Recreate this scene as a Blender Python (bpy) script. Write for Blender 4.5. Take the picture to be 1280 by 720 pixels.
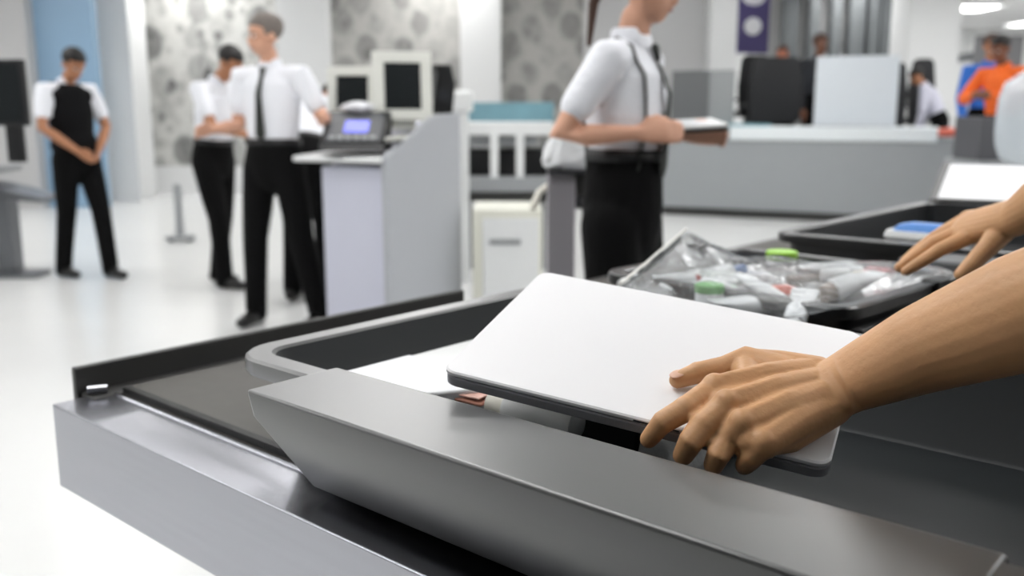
import bpy, bmesh, math, random
from mathutils import Vector as V, Matrix as MX, Quaternion
from mathutils.noise import noise as pn
random.seed(7)
for o in list(bpy.data.objects): bpy.data.objects.remove(o)
SC = bpy.context.scene; COL = SC.collection
PI = math.pi; R = math.radians

# ------------------------------------------------------------------ camera
F = 1173.0; PT = math.atan(220 / F); CH = 1.22
cd = bpy.data.cameras.new('camera'); cam = bpy.data.objects.new('camera', cd); COL.objects.link(cam)
cd.sensor_width = 36; cd.lens = F / 1280 * 36; cd.clip_start = .02; cd.clip_end = 100
cam.location = (0, 0, CH); cam.rotation_euler = (PI / 2 - PT, 0, 0)
cd.dof.use_dof = True; cd.dof.focus_distance = .80; cd.dof.aperture_fstop = 4.6
SC.camera = cam
# ------------------------------------------------------------------ world, exposure
W = bpy.data.worlds.new('world'); SC.world = W; W.use_nodes = True
W.node_tree.nodes['Background'].inputs[0].default_value = (.93, .97, 1, 1)
W.node_tree.nodes['Background'].inputs[1].default_value = .6
SC.view_settings.view_transform = 'Standard'; SC.view_settings.look = 'None'
SC.view_settings.exposure = 0.0; SC.view_settings.gamma = 1; SC.view_settings.use_curve_mapping = False
LAMP = 9.0      # strength of the ceiling panels

# ------------------------------------------------------------------ measuring helpers
def ray(px, py):
    a = (px - 640) / F; v = (360 - py) / F; c, s = math.cos(PT), math.sin(PT)
    return V((a, c + v * s, -s + v * c))
def at(px, py, z):                       # point of the horizontal plane z seen at a photo point
    r = ray(px, py); return V((0, 0, CH)) + r * ((z - CH) / r.z)
def atd(px, py, d): return V((0, 0, CH)) + ray(px, py) * d

# ------------------------------------------------------------------ materials
def srgb(c):
    if max(c) > 1: c = [x / 255 for x in c]
    return tuple(((x + .055) / 1.055) ** 2.4 if x > .04045 else x / 12.92 for x in c) + (1,)
def mat(name, col, rough=.5, metal=0, spec=.5, ior=1.45, var=0, vscale=8, bump=0, bscale=200, trans=0, emit=0, alpha=1, sss=0, aniso=0, coat=0, coat_ior=1.5, coat_rough=.05, stretch=None):
    m = bpy.data.materials.new(name); m.use_nodes = True; nt = m.node_tree; b = nt.nodes['Principled BSDF']
    c = srgb(col); b.inputs['Base Color'].default_value = c
    b.inputs['Roughness'].default_value = rough; b.inputs['Metallic'].default_value = metal
    b.inputs['Specular IOR Level'].default_value = spec; b.inputs['IOR'].default_value = ior
    b.inputs['Transmission Weight'].default_value = trans; b.inputs['Alpha'].default_value = alpha
    b.inputs['Anisotropic'].default_value = aniso; b.inputs['Coat Weight'].default_value = coat; b.inputs['Coat IOR'].default_value = coat_ior; b.inputs['Coat Roughness'].default_value = coat_rough
    if sss: b.inputs['Subsurface Weight'].default_value = sss; b.inputs['Subsurface Scale'].default_value = .004; b.inputs['Subsurface Radius'].default_value = (1, .35, .2)
    if emit: b.inputs['Emission Color'].default_value = c; b.inputs['Emission Strength'].default_value = emit
    tc = nt.nodes.new('ShaderNodeTexCoord'); mp = nt.nodes.new('ShaderNodeMapping')
    nt.links.new(tc.outputs['Object'], mp.inputs[0])
    if stretch: mp.inputs['Scale'].default_value = stretch
    if var:
        n = nt.nodes.new('ShaderNodeTexNoise'); n.inputs['Scale'].default_value = vscale; n.inputs['Detail'].default_value = 4
        nt.links.new(mp.outputs[0], n.inputs[0])
        mx = nt.nodes.new('ShaderNodeMix'); mx.data_type = 'RGBA'
        mx.inputs[6].default_value = tuple(x * (1 - var) for x in c[:3]) + (1,); mx.inputs[7].default_value = tuple(min(1, x * (1 + var)) for x in c[:3]) + (1,)
        nt.links.new(n.outputs[0], mx.inputs[0]); nt.links.new(mx.outputs[2], b.inputs['Base Color'])
    if bump:
        n2 = nt.nodes.new('ShaderNodeTexNoise'); n2.inputs['Scale'].default_value = bscale; n2.inputs['Detail'].default_value = 3
        nt.links.new(mp.outputs[0], n2.inputs[0])
        bp = nt.nodes.new('ShaderNodeBump'); bp.inputs['Strength'].default_value = bump; bp.inputs['Distance'].default_value = .25 / bscale
        nt.links.new(n2.outputs[0], bp.inputs['Height']); nt.links.new(bp.outputs[0], b.inputs['Normal'])
    return m
MT = {}
def M(k, *a, **kw):
    if k not in MT: MT[k] = mat(k, *a, **kw)
    return MT[k]
M('tray_plastic_shaded', (34, 38, 40), .5, spec=.4, var=.06, bump=.2, bscale=900)  # same plastic as the rim, left uncoated to put interior shade into the material
M('tray_plastic', (30, 32, 33), .42, spec=.5, ior=1.5, coat=1, coat_ior=1.72, coat_rough=.34, var=.06, bump=.25, bscale=900)  # coated copy of the tray plastic, for the bright rim and ledge sheen
M('tray_dark', (28, 30, 32), .36, ior=1.6, coat=.5, coat_ior=1.5, coat_rough=.25, var=.08, bump=.2, bscale=700)
M('belt_rubber', (78, 76, 72), .62, var=.12, vscale=40, bump=.5, bscale=600)
M('steel', (176, 177, 184), .27, metal=1, var=.06, vscale=6, aniso=.5, bump=.04, bscale=60, stretch=(1, 20, 20))
M('steel_dark', (120, 122, 126), .35, metal=1, var=.1)
M('black_metal', (56, 56, 55), .45, var=.1)
M('black_plastic', (16, 17, 19), .4)
M('laptop_white', (240, 240, 242), .38, spec=.5, var=.01)
M('laptop_edge', (150, 151, 156), .45, metal=.15)
M('white_plastic', (226, 228, 228), .4, var=.02)
M('white_paper', (232, 233, 236), .7, var=.02, bump=.2, bscale=60)
M('grey_plastic', (150, 153, 155), .45, var=.04)
M('floor_tile', (224, 225, 224), .22, var=.03, vscale=3)
M('wall_white', (222, 223, 223), .7, var=.015, vscale=2)
M('wall_grey', (188, 188, 188), .7, var=.02, vscale=2)
M('blue_panel', (142, 172, 198), .25, var=.05, vscale=1)
M('ceiling_white', (220, 220, 220), .8, var=.01)
M('cabinet_grey', (170, 173, 178), .45, var=.02)
M('cabinet_lilac', (196, 198, 212), .4, var=.02)
M('counter_grey', (152, 156, 158), .5, var=.03)
M('shirt_white', (236, 238, 244), .8, bump=.5, bscale=30)
M('trouser_black', (8, 8, 9), .9, spec=.2, bump=.4, bscale=30)
M('vest_black', (13, 13, 15), .9, spec=.2)
M('shoe_black', (12, 12, 12), .35)
M('skin_tan', (206, 158, 114), .45, spec=.4, var=.14, vscale=22, bump=.35, bscale=220, sss=.06)
M('skin_nail', (222, 176, 150), .3, spec=.5)
M('skin_mid', (176, 122, 90), .55, var=.05)
M('skin_light', (214, 164, 138), .55, var=.05)
M('skin_dark', (120, 78, 58), .55, var=.05)
M('hair_black', (18, 15, 14), .5, bump=.6, bscale=120)
M('hair_grey', (120, 112, 106), .6, var=.3, vscale=30, bump=.6, bscale=120)
M('hair_brown', (70, 48, 38), .6, bump=.6, bscale=120)
M('eye_white', (230, 230, 230), .3); M('lip', (160, 90, 80), .5)
M('tie_dark', (34, 38, 34), .6, var=.2, vscale=60)
M('dark_cloth', (40, 42, 47), .85, var=.1, bump=.4, bscale=40)
M('light_panel', (253, 252, 251), .5, emit=LAMP)
M('screen_dark', (26, 30, 32), .2)
M('screen_blue', (70, 78, 210), .3, emit=.9)

# ------------------------------------------------------------------ mesh helpers
def obj(name, bm, m, parent=None, smooth=None, bevel=0, seg=2):
    me = bpy.data.meshes.new(name); bmesh.ops.recalc_face_normals(bm, faces=bm.faces); bm.to_mesh(me); bm.free()
    o = bpy.data.objects.new(name, me); COL.objects.link(o); o.parent = parent
    me.materials.append(MT[m] if isinstance(m, str) else m)
    if bevel:
        b = o.modifiers.new('bevel', 'BEVEL'); b.width = bevel; b.segments = seg; b.limit_method = 'ANGLE'; b.angle_limit = R(35); b.harden_normals = False
        smooth = 1 if smooth is None else smooth
    if smooth:
        for p in me.polygons: p.use_smooth = True
        if smooth == 1:
            bm2 = bmesh.new(); bm2.from_mesh(me)
            for e in bm2.edges:
                if len(e.link_faces) == 2 and e.calc_face_angle(0) > R(35): e.smooth = False
            bm2.to_mesh(me); bm2.free()
    return o
def tag(o, label, cat, group=None, kind=None):
    o['label'] = label; o['category'] = cat
    if group: o['group'] = group
    if kind: o['kind'] = kind
    return o
def empty(name, loc=(0, 0, 0), rz=0, label=None, cat=None, group=None):
    o = bpy.data.objects.new(name, None); COL.objects.link(o); o.location = loc; o.rotation_euler = (0, 0, rz); o.empty_display_size = .05
    if label: tag(o, label, cat, group)
    return o
def struct(name, bm, m, **k):
    o = obj(name, bm, m, **k); o['kind'] = 'structure'; return o
def B(): return bmesh.new()
def box(bm, x0, x1, y0, y1, z0, z1, mx=None):
    vs = [bm.verts.new((x, y, z)) for z in (z0, z1) for x, y in ((x0, y0), (x1, y0), (x1, y1), (x0, y1))]
    if mx is not None:
        for v in vs: v.co = mx @ v.co
    for f in ((3, 2, 1, 0), (4, 5, 6, 7), (0, 1, 5, 4), (1, 2, 6, 5), (2, 3, 7, 6), (3, 0, 4, 7)): bm.faces.new([vs[i] for i in f])
    return bm
def boxb(*a, **k): return box(B(), *a, **k)
def prism(bm, pts, axis, t0, t1, mx=None):
    """closed 2-D outline extruded along an axis: axis 'x' -> pts are (y,z); 'y' -> (x,z); 'z' -> (x,y)"""
    def mk(p, t): return {'x': (t, p[0], p[1]), 'y': (p[0], t, p[1]), 'z': (p[0], p[1], t)}[axis]
    a = [bm.verts.new(mk(p, t0)) for p in pts]; b = [bm.verts.new(mk(p, t1)) for p in pts]
    if mx is not None:
        for v in a + b: v.co = mx @ v.co
    n = len(pts); bm.faces.new(a); bm.faces.new(b[::-1])
    for i in range(n): bm.faces.new((a[i], b[i], b[(i + 1) % n], a[(i + 1) % n]))
    return bm
def bridge(bm, rings, cap0=True, cap1=True):
    L = [[bm.verts.new(p) for p in r] for r in rings]; n = len(L[0])
    for a, b in zip(L, L[1:]):
        for i in range(n): bm.faces.new((a[i], a[(i + 1) % n], b[(i + 1) % n], b[i]))
    if cap0: bm.faces.new(L[0][::-1])
    if cap1: bm.faces.new(L[-1])
    return bm
def limb(bm, pts, rad, side=None, n=14):
    """tapered tube with rounded ends through pts; rad entries are r or (a,b), a along side"""
    pts = [V(p) for p in pts]; rad = [r if isinstance(r, tuple) else (r, r) for r in rad]
    m = len(pts); tang = []
    for i in range(m):
        t = (pts[min(i + 1, m - 1)] - pts[max(i - 1, 0)]).normalized(); tang.append(t)
    rings = []
    s = V(side) if side is not None else (V((1, 0, 0)) if abs(tang[0].x) < .8 else V((0, 1, 0)))
    fr = []
    for t in tang:
        u = (s - t * s.dot(t)).normalized(); w = t.cross(u); fr.append((u, w))
        if side is None: s = u
    def ring(c, u, w, a, b): return [c + u * (a * math.cos(2 * PI * k / n)) + w * (b * math.sin(2 * PI * k / n)) for k in range(n)]
    u, w = fr[0]; a, b = rad[0]; e = min(a, b)
    for q in (75, 50, 25): rings.append(ring(pts[0] - tang[0] * e * math.sin(R(q)), u, w, a * math.cos(R(q)), b * math.cos(R(q))))
    for i in range(m): rings.append(ring(pts[i], *fr[i], *rad[i]))
    u, w = fr[-1]; a, b = rad[-1]; e = min(a, b)
    for q in (25, 50, 75): rings.append(ring(pts[-1] + tang[-1] * e * math.sin(R(q)), u, w, a * math.cos(R(q)), b * math.cos(R(q))))
    return bridge(bm, rings)
def ball(bm, c, r, mx=None, seg=16):
    r = (r, r, r) if not isinstance(r, tuple) else r
    m = MX.Translation(V(c)) @ (mx or MX()) @ MX.Diagonal((*r, 1))
    bmesh.ops.create_uvsphere(bm, u_segments=seg, v_segments=max(8, seg // 2), radius=1, matrix=m); return bm
def cyl(bm, p0, p1, r0, r1=None, n=24):
    p0, p1 = V(p0), V(p1); r1 = r0 if r1 is None else r1; t = (p1 - p0).normalized()
    s = V((1, 0, 0)) if abs(t.x) < .8 else V((0, 1, 0)); u = (s - t * s.dot(t)).normalized(); w = t.cross(u)
    return bridge(bm, [[p + u * (r * math.cos(2 * PI * k / n)) + w * (r * math.sin(2 * PI * k / n)) for k in range(n)] for p, r in ((p0, r0), (p1, r1))])
def lathe(bm, prof, c=(0, 0, 0), n=28, mx=None):
    rg = [[V((c[0] + r * math.cos(2 * PI * k / n), c[1] + r * math.sin(2 * PI * k / n), c[2] + z)) for k in range(n)] for r, z in prof]
    if mx is not None: rg = [[mx @ p for p in r] for r in rg]
    return bridge(bm, rg)
def remeshed(name, bm, m, parent, voxel, smooth=3, fac=.5):
    """union of overlapping closed shapes grown into one continuous skin"""
    o = obj('tmp', bm, m, None)
    md = o.modifiers.new('r', 'REMESH'); md.mode = 'VOXEL'; md.voxel_size = voxel; md.use_smooth_shade = True
    sm = o.modifiers.new('s', 'SMOOTH'); sm.factor = fac; sm.iterations = smooth
    dg = bpy.context.evaluated_depsgraph_get(); dg.update()
    me = bpy.data.meshes.new_from_object(o.evaluated_get(dg)); me.name = name
    for p in me.polygons: p.use_smooth = True
    if not me.materials: me.materials.append(MT[m])
    bpy.data.objects.remove(o)
    r = bpy.data.objects.new(name, me); COL.objects.link(r); r.parent = parent
    return r
def rrect(x0, x1, y0, y1, r, z, n=6):
    P = []
    for cx, cy, a in ((x1 - r, y1 - r, 0), (x0 + r, y1 - r, 90), (x0 + r, y0 + r, 180), (x1 - r, y0 + r, 270)):
        for k in range(n + 1):
            t = R(a + 90 * k / n); P.append(V((cx + r * math.cos(t), cy + r * math.sin(t), z)))
    return P
def aim(p, x, y, z):                      # matrix with the given axes at p
    return MX(((x[0], y[0], z[0], p[0]), (x[1], y[1], z[1], p[1]), (x[2], y[2], z[2], p[2]), (0, 0, 0, 1)))

# ================================================================== STRUCTURE
CEIL = 3.4
struct('floor', boxb(-11, 16, -6, 26, -.1, 0), 'floor_tile')
struct('ceiling', boxb(-11, 16, -6, 26, CEIL, CEIL + .1), 'ceiling_white')
struct('wall_light_block', boxb(-11, 16, -6.1, -6, 0, CEIL), M('wall_charcoal', (96, 98, 102), .7, var=.03))  # unseen wall added behind the camera to block light; dark to cut reflections
struct('wall_left', boxb(-11.1, -11, -6, 26, 0, CEIL), 'wall_white')
struct('wall_right', boxb(16, 16.1, -6, 26, 0, CEIL), 'wall_white')
struct('wall_back', boxb(-11, 16, 26, 26.1, 0, CEIL), 'wall_white')
def pattern_mat(name, scale, dark, light, reg, amt, fine):
    m = bpy.data.materials.new(name); m.use_nodes = True; nt = m.node_tree; b = nt.nodes['Principled BSDF']; b.inputs['Roughness'].default_value = .6
    N = nt.nodes.new; L = nt.links.new
    def math_(op, a, c, clamp=False):
        n = N('ShaderNodeMath'); n.operation = op; n.use_clamp = clamp
        for i, x in enumerate((a, c)):
            if isinstance(x, (int, float)): n.inputs[i].default_value = x
            else: L(x, n.inputs[i])
        return n.outputs[0]
    tc = N('ShaderNodeTexCoord'); mp = N('ShaderNodeMapping'); mp.inputs['Scale'].default_value = (1, .01, .8); L(tc.outputs['Object'], mp.inputs[0])
    if reg: mp.inputs['Rotation'].default_value = (0, R(45), 0)
    def layer(sc, rnd, r0, r1, off):
        v = N('ShaderNodeTexVoronoi'); v.inputs['Scale'].default_value = sc; v.inputs['Randomness'].default_value = rnd; L(mp.outputs[0], v.inputs['Vector'])
        if off: mp2 = N('ShaderNodeMapping'); mp2.inputs['Location'].default_value = (off, 0, off); L(mp.outputs[0], mp2.inputs[0]); L(mp2.outputs[0], v.inputs['Vector'])
        blob = N('ShaderNodeMapRange'); blob.inputs[1].default_value = r0; blob.inputs[2].default_value = r1; blob.inputs[3].default_value = 1; blob.inputs[4].default_value = 0; L(v.outputs['Distance'], blob.inputs[0])
        sp = N('ShaderNodeSeparateColor'); L(v.outputs['Color'], sp.inputs[0]); return math_('MULTIPLY', blob.outputs[0], math_('MULTIPLY_ADD', sp.outputs[0], .75) if False else math_('ADD', math_('MULTIPLY', sp.outputs[0], .8), .2))
    a = layer(scale, .25 if reg else .8, .40, .52, 0)
    c = layer(scale * 2.3, .9, .34, .46, 3.3)
    n = N('ShaderNodeTexNoise'); n.inputs['Scale'].default_value = scale * 5; n.inputs['Detail'].default_value = 3; L(mp.outputs[0], n.inputs[0])
    t = math_('ADD', math_('MULTIPLY', a, amt), math_('MULTIPLY', c, fine)); t = math_('ADD', t, math_('MULTIPLY', math_('SUBTRACT', n.outputs[0], .5), .5), True)
    mx = N('ShaderNodeMix'); mx.data_type = 'RGBA'; mx.inputs[6].default_value = srgb(light); mx.inputs[7].default_value = srgb(dark); L(t, mx.inputs[0]); L(mx.outputs[2], b.inputs['Base Color']); return m
PA = pattern_mat('pattern_mosaic', 2.3, (60, 60, 62), (200, 200, 196), 0, .72, .55)
PB = pattern_mat('pattern_lattice', 2.6, (84, 84, 84), (180, 179, 175), 1, .60, .22)
def xw(px, y): return atd(px, 140, y / (math.cos(PT) + 220 / F * math.sin(PT))).x    # x of a photo column on the plane at distance y
YW = 14.2
def wall_seg(name, px0, px1, y, m, t=.2, z1=CEIL, z0=0):
    x0, x1 = xw(px0, y), xw(px1, y)
    o = struct(name, boxb(x0, x1, y, y + t, z0, z1), m); return o
wall_seg('wall_patterned_left', 150, 352, YW, PA, z0=.42)
wall_seg('baseboard_left', 150, 352, YW - .01, 'wall_white', z1=.42, t=.21)
wall_seg('wall_patterned_middle', 410, 580, YW, PB)
wall_seg('wall_patterned_right', 622, 738, YW, PB)
wall_seg('trim_1', 118, 168, 13.0, 'wall_white', t=.6)
wall_seg('trim_2', 350, 412, YW - .35, 'wall_white', t=.5)
wall_seg('trim_3', 576, 626, YW - .35, 'wall_white', t=.5)
wall_seg('wall_blue', 42, 124, 12.2, 'blue_panel', t=.15)
wall_seg('wall_grey', -260, 42, 12.0, 'wall_grey', t=.4)
wall_seg('wall_middle', 734, 916, 12.6, 'wall_grey', t=.8)
wall_seg('trim_4', 884, 917, 12.3, 'wall_white', t=.4)
wall_seg('trim_5', 1130, 1192, 15.5, 'wall_white', t=.8)
wall_seg('wall_slatted', 940, 1135, 18.0, 'wall_grey', t=.2)
for i, px in enumerate((981, 1010, 1037, 1062, 1083, 1098, 1120)):
    x = xw(px, 17.7); w = .09 if i % 3 else .13
    s = boxb(x - w, x + w, 17.6, 17.8, 0, CEIL); struct('trim_%d' % (6 + i), s, 'slat_dark' if 'slat_dark' in MT else M('slat_dark', (98, 102, 104), .6, var=.05))

# ceiling panels
def ceiling_light(x, y, label):
    t = empty('ceiling_light', (x, y, CEIL), 0, label, 'ceiling light', 'square ceiling panels')
    f = B(); w = .62; h = .62
    for a in ((-w, w, -h, -h + .04), (-w, w, h - .04, h), (-w, -w + .04, -h + .04, h - .04), (w - .04, w, -h + .04, h - .04)): box(f, *a, -.05, 0)
    obj('frame', f, 'white_plastic', t); obj('diffuser', boxb(-w + .04, w - .04, -h + .04, h - .04, -.03, -.001), 'light_panel', t)
CLAB = {(13, 20.5): 'lit square ceiling panel at the top right corner, nearer the camera', (9.5, 20.5): 'lit square ceiling panel at the top right, left of the corner one', (13, 24): 'lit square ceiling panel at the top right, the farthest in its line', (9.5, 24): 'small lit square ceiling panel just above the white column at the right'}
for y in (1.2, 3.4, 6.5, 10, 13.5, 17, 20.5, 24):
    for x in (-8, -4.5, -1, 2.5, 6, 9.5, 13): ceiling_light(x, y, CLAB.get((x, y), 'lit square panel set in the white ceiling outside the picture'))

# ================================================================== CONVEYOR (its own axes: x along the belt end, y along the run)
O = V((-.60907, 1.19289, 0)); ANG = R(-41.151)
CM = MX.Translation(O) @ MX.Rotation(ANG, 4, 'Z')
def Lc(x, y, z=0): return CM @ V((x, y, z))
cv = empty('conveyor_table', O, ANG, 'long stainless steel conveyor with a dark rubber belt, in the foreground under the grey trays', 'conveyor')
CL, CW = 3.9, 1.5
b = B(); prism(b, [(0, .725), (0, .84), (.072, .84), (.072, .825), (.012, .825), (.012, .725)], 'x', 0, CW)
obj('end_plate', b, 'steel', cv, bevel=.0022)
b = B(); prism(b, [(0.08, .80), (.08, .835), (.088, .848), (.10, .85), (CL, .85), (CL, .80)], 'x', .028, CW - .03)
obj('belt', b, 'belt_rubber', cv, bevel=.003)
b = B(); cyl(b, (.02, .0765, .838), (CW - .02, .0765, .838), .0045, n=16); obj('end_roller', b, 'steel', cv, smooth=1)
b = B()
for i in range(330): box(b, .03 + i * .0043, .0325 + i * .0043, .0825, .0935, .8425, .8508)
obj('belt_lacing', b, 'black_metal', cv)
b = B(); prism(b, [(-.015, .81), (-.015, .876), (-.018, .878), (-.024, .878), (-.026, .874), (-.026, .81)][::-1], 'y', .040, .80)
box(b, -.020, .028, .045, CL, .80, .842); obj('side_rail', b, 'black_metal', cv, bevel=.001)
b = B(); box(b, CW - .03, CW, .045, CL, .78, .862); obj('side_rail', b, 'black_metal', cv, bevel=.001)
b = B(); cyl(b, (.000, .048, .848), (.012, .070, .848), .006, n=12); obj('adjusting_bolt', b, 'steel', cv, smooth=1)
b = B(); box(b, .06, CW - .06, .2, CL - .1, .60, .79); obj('bed', b, 'black_metal', cv, bevel=.004)
for x in (.35, CW - .2):
    for y in (.75, 2.2, 3.6):
        b = B(); box(b, x - .03, x + .03, y - .03, y + .03, 0.015, .6); cyl(b, (x, y, 0), (x, y, .015), .05); obj('leg', b, 'steel_dark', cv)

# ------------------------------------------------------------------ trays
def tray_mesh(bm, lx, ly, h, rim=.022, r=.045, slope=.045, th=.006, part=None):
    """open tub, bottom at z=0, rolled rim"""
    s = slope
    rg = [rrect(s, lx - s, s, ly - s, r, 0), rrect(rim, lx - rim, rim, ly - rim, r, h - .022), rrect(.002, lx - .002, .002, ly - .002, r + .01, h - .020),
          rrect(0, lx, 0, ly, r + .01, h - .016), rrect(0, lx, 0, ly, r + .01, h - .003), rrect(.003, lx - .003, .003, ly - .003, r + .008, h),
          rrect(rim + .004, lx - rim - .004, rim + .004, ly - rim - .004, r - .01, h), rrect(rim + .007, lx - rim - .007, rim + .007, ly - rim - .007, r - .01, h - .003),
          rrect(s + th, lx - s - th, s + th, ly - s - th, r - .01, th + .004), rrect(s + th + .004, lx - s - th - .004, s + th + .004, ly - s - th - .004, r - .012, th)]
    if part == 'rim': return bridge(bm, rg[2:8], False, False)
    if part == 'shell': bridge(bm, rg[:3], True, False); return bridge(bm, rg[7:], False, True)
    return bridge(bm, rg)
# big tray in front
T1 = empty('security_tray', Lc(.345, .05, .85), ANG, 'large dark grey tray in front, with a broad ledge and the laptop over it', 'tray')
TL, TW, TH = .90, .545, .111
obj('tub', tray_mesh(B(), TL, TW, TH, rim=.022, part='shell'), 'tray_plastic_shaded', T1, smooth=1); obj('rim', tray_mesh(B(), TL, TW, TH, rim=.022, part='rim'), 'tray_plastic', T1, smooth=1)
b = B(); x0, x1 = .147, .78
def ring_b(x, ins):   # side profile of the ledge
    return [V((x, -.070, TH + .0012)), V((x, .038, TH + .0012)), V((x, .042, .02)), V((x, .03, .002)), V((x + ins, -.012, .002)), V((x + ins * .3, -.068, TH - .024))]
bridge(b, [ring_b(x0, .02), ring_b(x1, -.02)])
obj('handle_ledge', b, 'tray_plastic', T1, bevel=.0035, seg=3)

# ================================================================== LAPTOP
LCEN = V((.14121, .86858, .99643))
RL = ((.90890, .41701, .0032), (-.40109, .87624, -.26710), (-.11419, .24148, .96366))
LX, LY, LZ = (V([RL[i][j] for i in range(3)]).normalized() for j in range(3))
LM = aim(LCEN, LX, LY, LZ); LW, LD = .345, .2363
def lap(u, v, w=0): return LCEN + LX * u + LY * v + LZ * w        # on the lid plane
def lray(px, py, h):                                                # photo point at height h over the lid
    r = ray(px, py); o = V((0, 0, CH)); return o + r * ((LCEN + LZ * h - o).dot(LZ) / r.dot(LZ))
lp = empty('laptop', (0, 0, 0), 0, 'closed white laptop held tilted over the big grey tray by a hand', 'laptop'); lp.matrix_world = LM
def slab(z0, z1, ins=0, r=.012, e=.0015):
    x, y = LW / 2 - ins, LD / 2 - ins
    return bridge(B(), [rrect(-x + e, x - e, -y + e, y - e, r, z0), rrect(-x, x, -y, y, r, z0 + e), rrect(-x, x, -y, y, r, z1 - e), rrect(-x + e, x - e, -y + e, y - e, r, z1)])
obj('lid', slab(-.0055, 0), 'laptop_white', lp, smooth=1)
obj('base', slab(-.0165, -.0062, ins=.0006), 'laptop_edge', lp, smooth=1)
obj('base_underside', slab(-.0185, -.0163, ins=.004), 'laptop_white', lp, smooth=1)
b = B(); box(b, .012, .052, -LD / 2 - .0004, -LD / 2 + .003, -.0040, -.0026); obj('edge_strip', b, 'steel', lp)
b = B()
for v in (-.05, -.02, .0): box(b, -LW / 2 - .0002, -LW / 2 + .003, v, v + .012, -.013, -.010)
obj('port', b, 'black_plastic', lp)

# ================================================================== THINGS IN THE BIG TRAY
def slab_thing(name, px_poly, z0, z1, m, label, cat, bevel=.004, mesh=False):
    pts = [at(x, y, z1) for x, y in px_poly]; c = sum(pts, V()) / len(pts)
    b = prism(B(), [(p.x - c.x, p.y - c.y) for p in pts], 'z', 0, z1 - z0)
    o = obj(name, b, m, None, bevel=bevel, seg=3); o.location = (c.x, c.y, z0); return tag(o, label, cat)
def cslab(name, x0, x1, y0, y1, z0, z1, m, label, cat, bevel=.004, rz=0):
    b = boxb(-(x1 - x0) / 2, (x1 - x0) / 2, -(y1 - y0) / 2, (y1 - y0) / 2, 0, z1 - z0)
    o = obj(name, b, m, None, bevel=bevel, seg=3); o.location = Lc((x0 + x1) / 2, (y0 + y1) / 2, z0); o.rotation_euler = (0, 0, ANG + rz); return tag(o, label, cat)
TF = .8575
def poly_thing(name, pts, z0, z1, m, label, cat, bevel=.003):
    cx = sum(p[0] for p in pts) / len(pts); cy = sum(p[1] for p in pts) / len(pts)
    o = obj(name, prism(B(), [(x - cx, y - cy) for x, y in pts], 'z', 0, z1 - z0), m, None, bevel=bevel, seg=3)
    o.location = Lc(cx, cy, z0); o.rotation_euler = (0, 0, ANG); return tag(o, label, cat)
poly_thing('document_folder', [(.425, .112), (.535, .112), (.600, .226), (.570, .250), (.425, .250)], TF, .932, 'white_paper', 'white folder lying in the big grey tray beside the front ledge', 'folder')
poly_thing('paper_pad', [(.412, .256), (.60, .256), (.60, .42), (.412, .42)], TF, .926, 'white_plastic', 'pale grey-white pad behind the white folder, half under the laptop', 'pad', .004)
poly_thing('folded_sweater', [(.622, .225), (.80, .225), (.80, .42), (.622, .42)], TF, .915, M('sweater_grey', (196, 197, 196), .85, bump=.6, bscale=80), 'pale grey folded cloth under the laptop, behind the grey tube', 'folded cloth', .015)
# brown wallet
w = empty('wallet', at(578, 497, .920), ANG + .12, 'brown leather wallet lying open beside the white folder, below the laptop edge', 'wallet')
b = B()
for i in range(2): prism(b, [(-.034, .0), (.036, 0), (.036, .003), (-.034, .005 + .004 * i)], 'y', -.016 + .018 * i, .0 + .018 * i)
obj('leather_fold', b, M('leather', (150, 100, 82), .6, var=.2, vscale=60, bump=.4), w, bevel=.0015)
b = B(); box(b, -.02, .03, -.012, .010, .006, .0072); obj('card', b, M('card_pink', (214, 170, 156), .5), w)
# rolled items
def along(name, p0, p1, prof, m, label, cat, group=None):
    """lathe body lying from p0 to p1; prof (r, t 0..1)"""
    p0, p1 = V(p0), V(p1); L = (p1 - p0).length; z = (p1 - p0).normalized(); x = z.orthogonal().normalized(); y = z.cross(x)
    o = obj(name, lathe(B(), [(r, t * L) for r, t in prof]), m, None, smooth=1); o.matrix_world = aim(p0, x, y, z)
    return tag(o, label, cat, group) if label else o
e0, e1 = at(632, 508, .925), at(724, 532, .922)
tb = along('lotion_tube', e0, e1, [(.004, 0), (.013, .02), (.016, .08), (.0165, .5), (.016, .97), (.012, 1)], M('tube_grey', (204, 206, 205), .4), 'pale grey tube lying under the front edge of the laptop', 'tube')
cap = obj('cap', lathe(B(), [(.009, -.020), (.0125, -.018), (.0135, .0), (.0135, .003), (.01, .004)]), M('cream', (228, 226, 214), .5), tb, smooth=1)
# black charger with silver trim
ch = empty('power_adapter', at(750, 510, .932), ANG, 'black power adapter with silver trim under the laptop front edge', 'power adapter')
obj('case', boxb(-.032, .05, -.008, .05, -.035, .0), 'black_plastic', ch, bevel=.003)
b = B(); box(b, -.0335, -.031, -.0085, -.006, -.033, .001); box(b, -.0335, .03, -.0088, -.006, -.0005, .0015); obj('trim_line', b, 'steel', ch)

# ================================================================== MID TRAY WITH BAG
C2 = at(1210, 341, .96); C2.z = 0; dl = V((-.713, -.701, 0)); dw = V((-.70, .714, 0)); dw.normalize(); dl.normalize()
a2 = math.atan2(dw.y, dw.x)          # x axis along dw, y axis must be -dl
T2 = empty('security_tray', (C2 + dl * .42) + V((0, 0, .85)), math.atan2(-dl.y, -dl.x) - PI / 2 + PI, 'dark grey screening tray holding the clear bag of toiletries, behind the laptop', 'tray')
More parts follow.
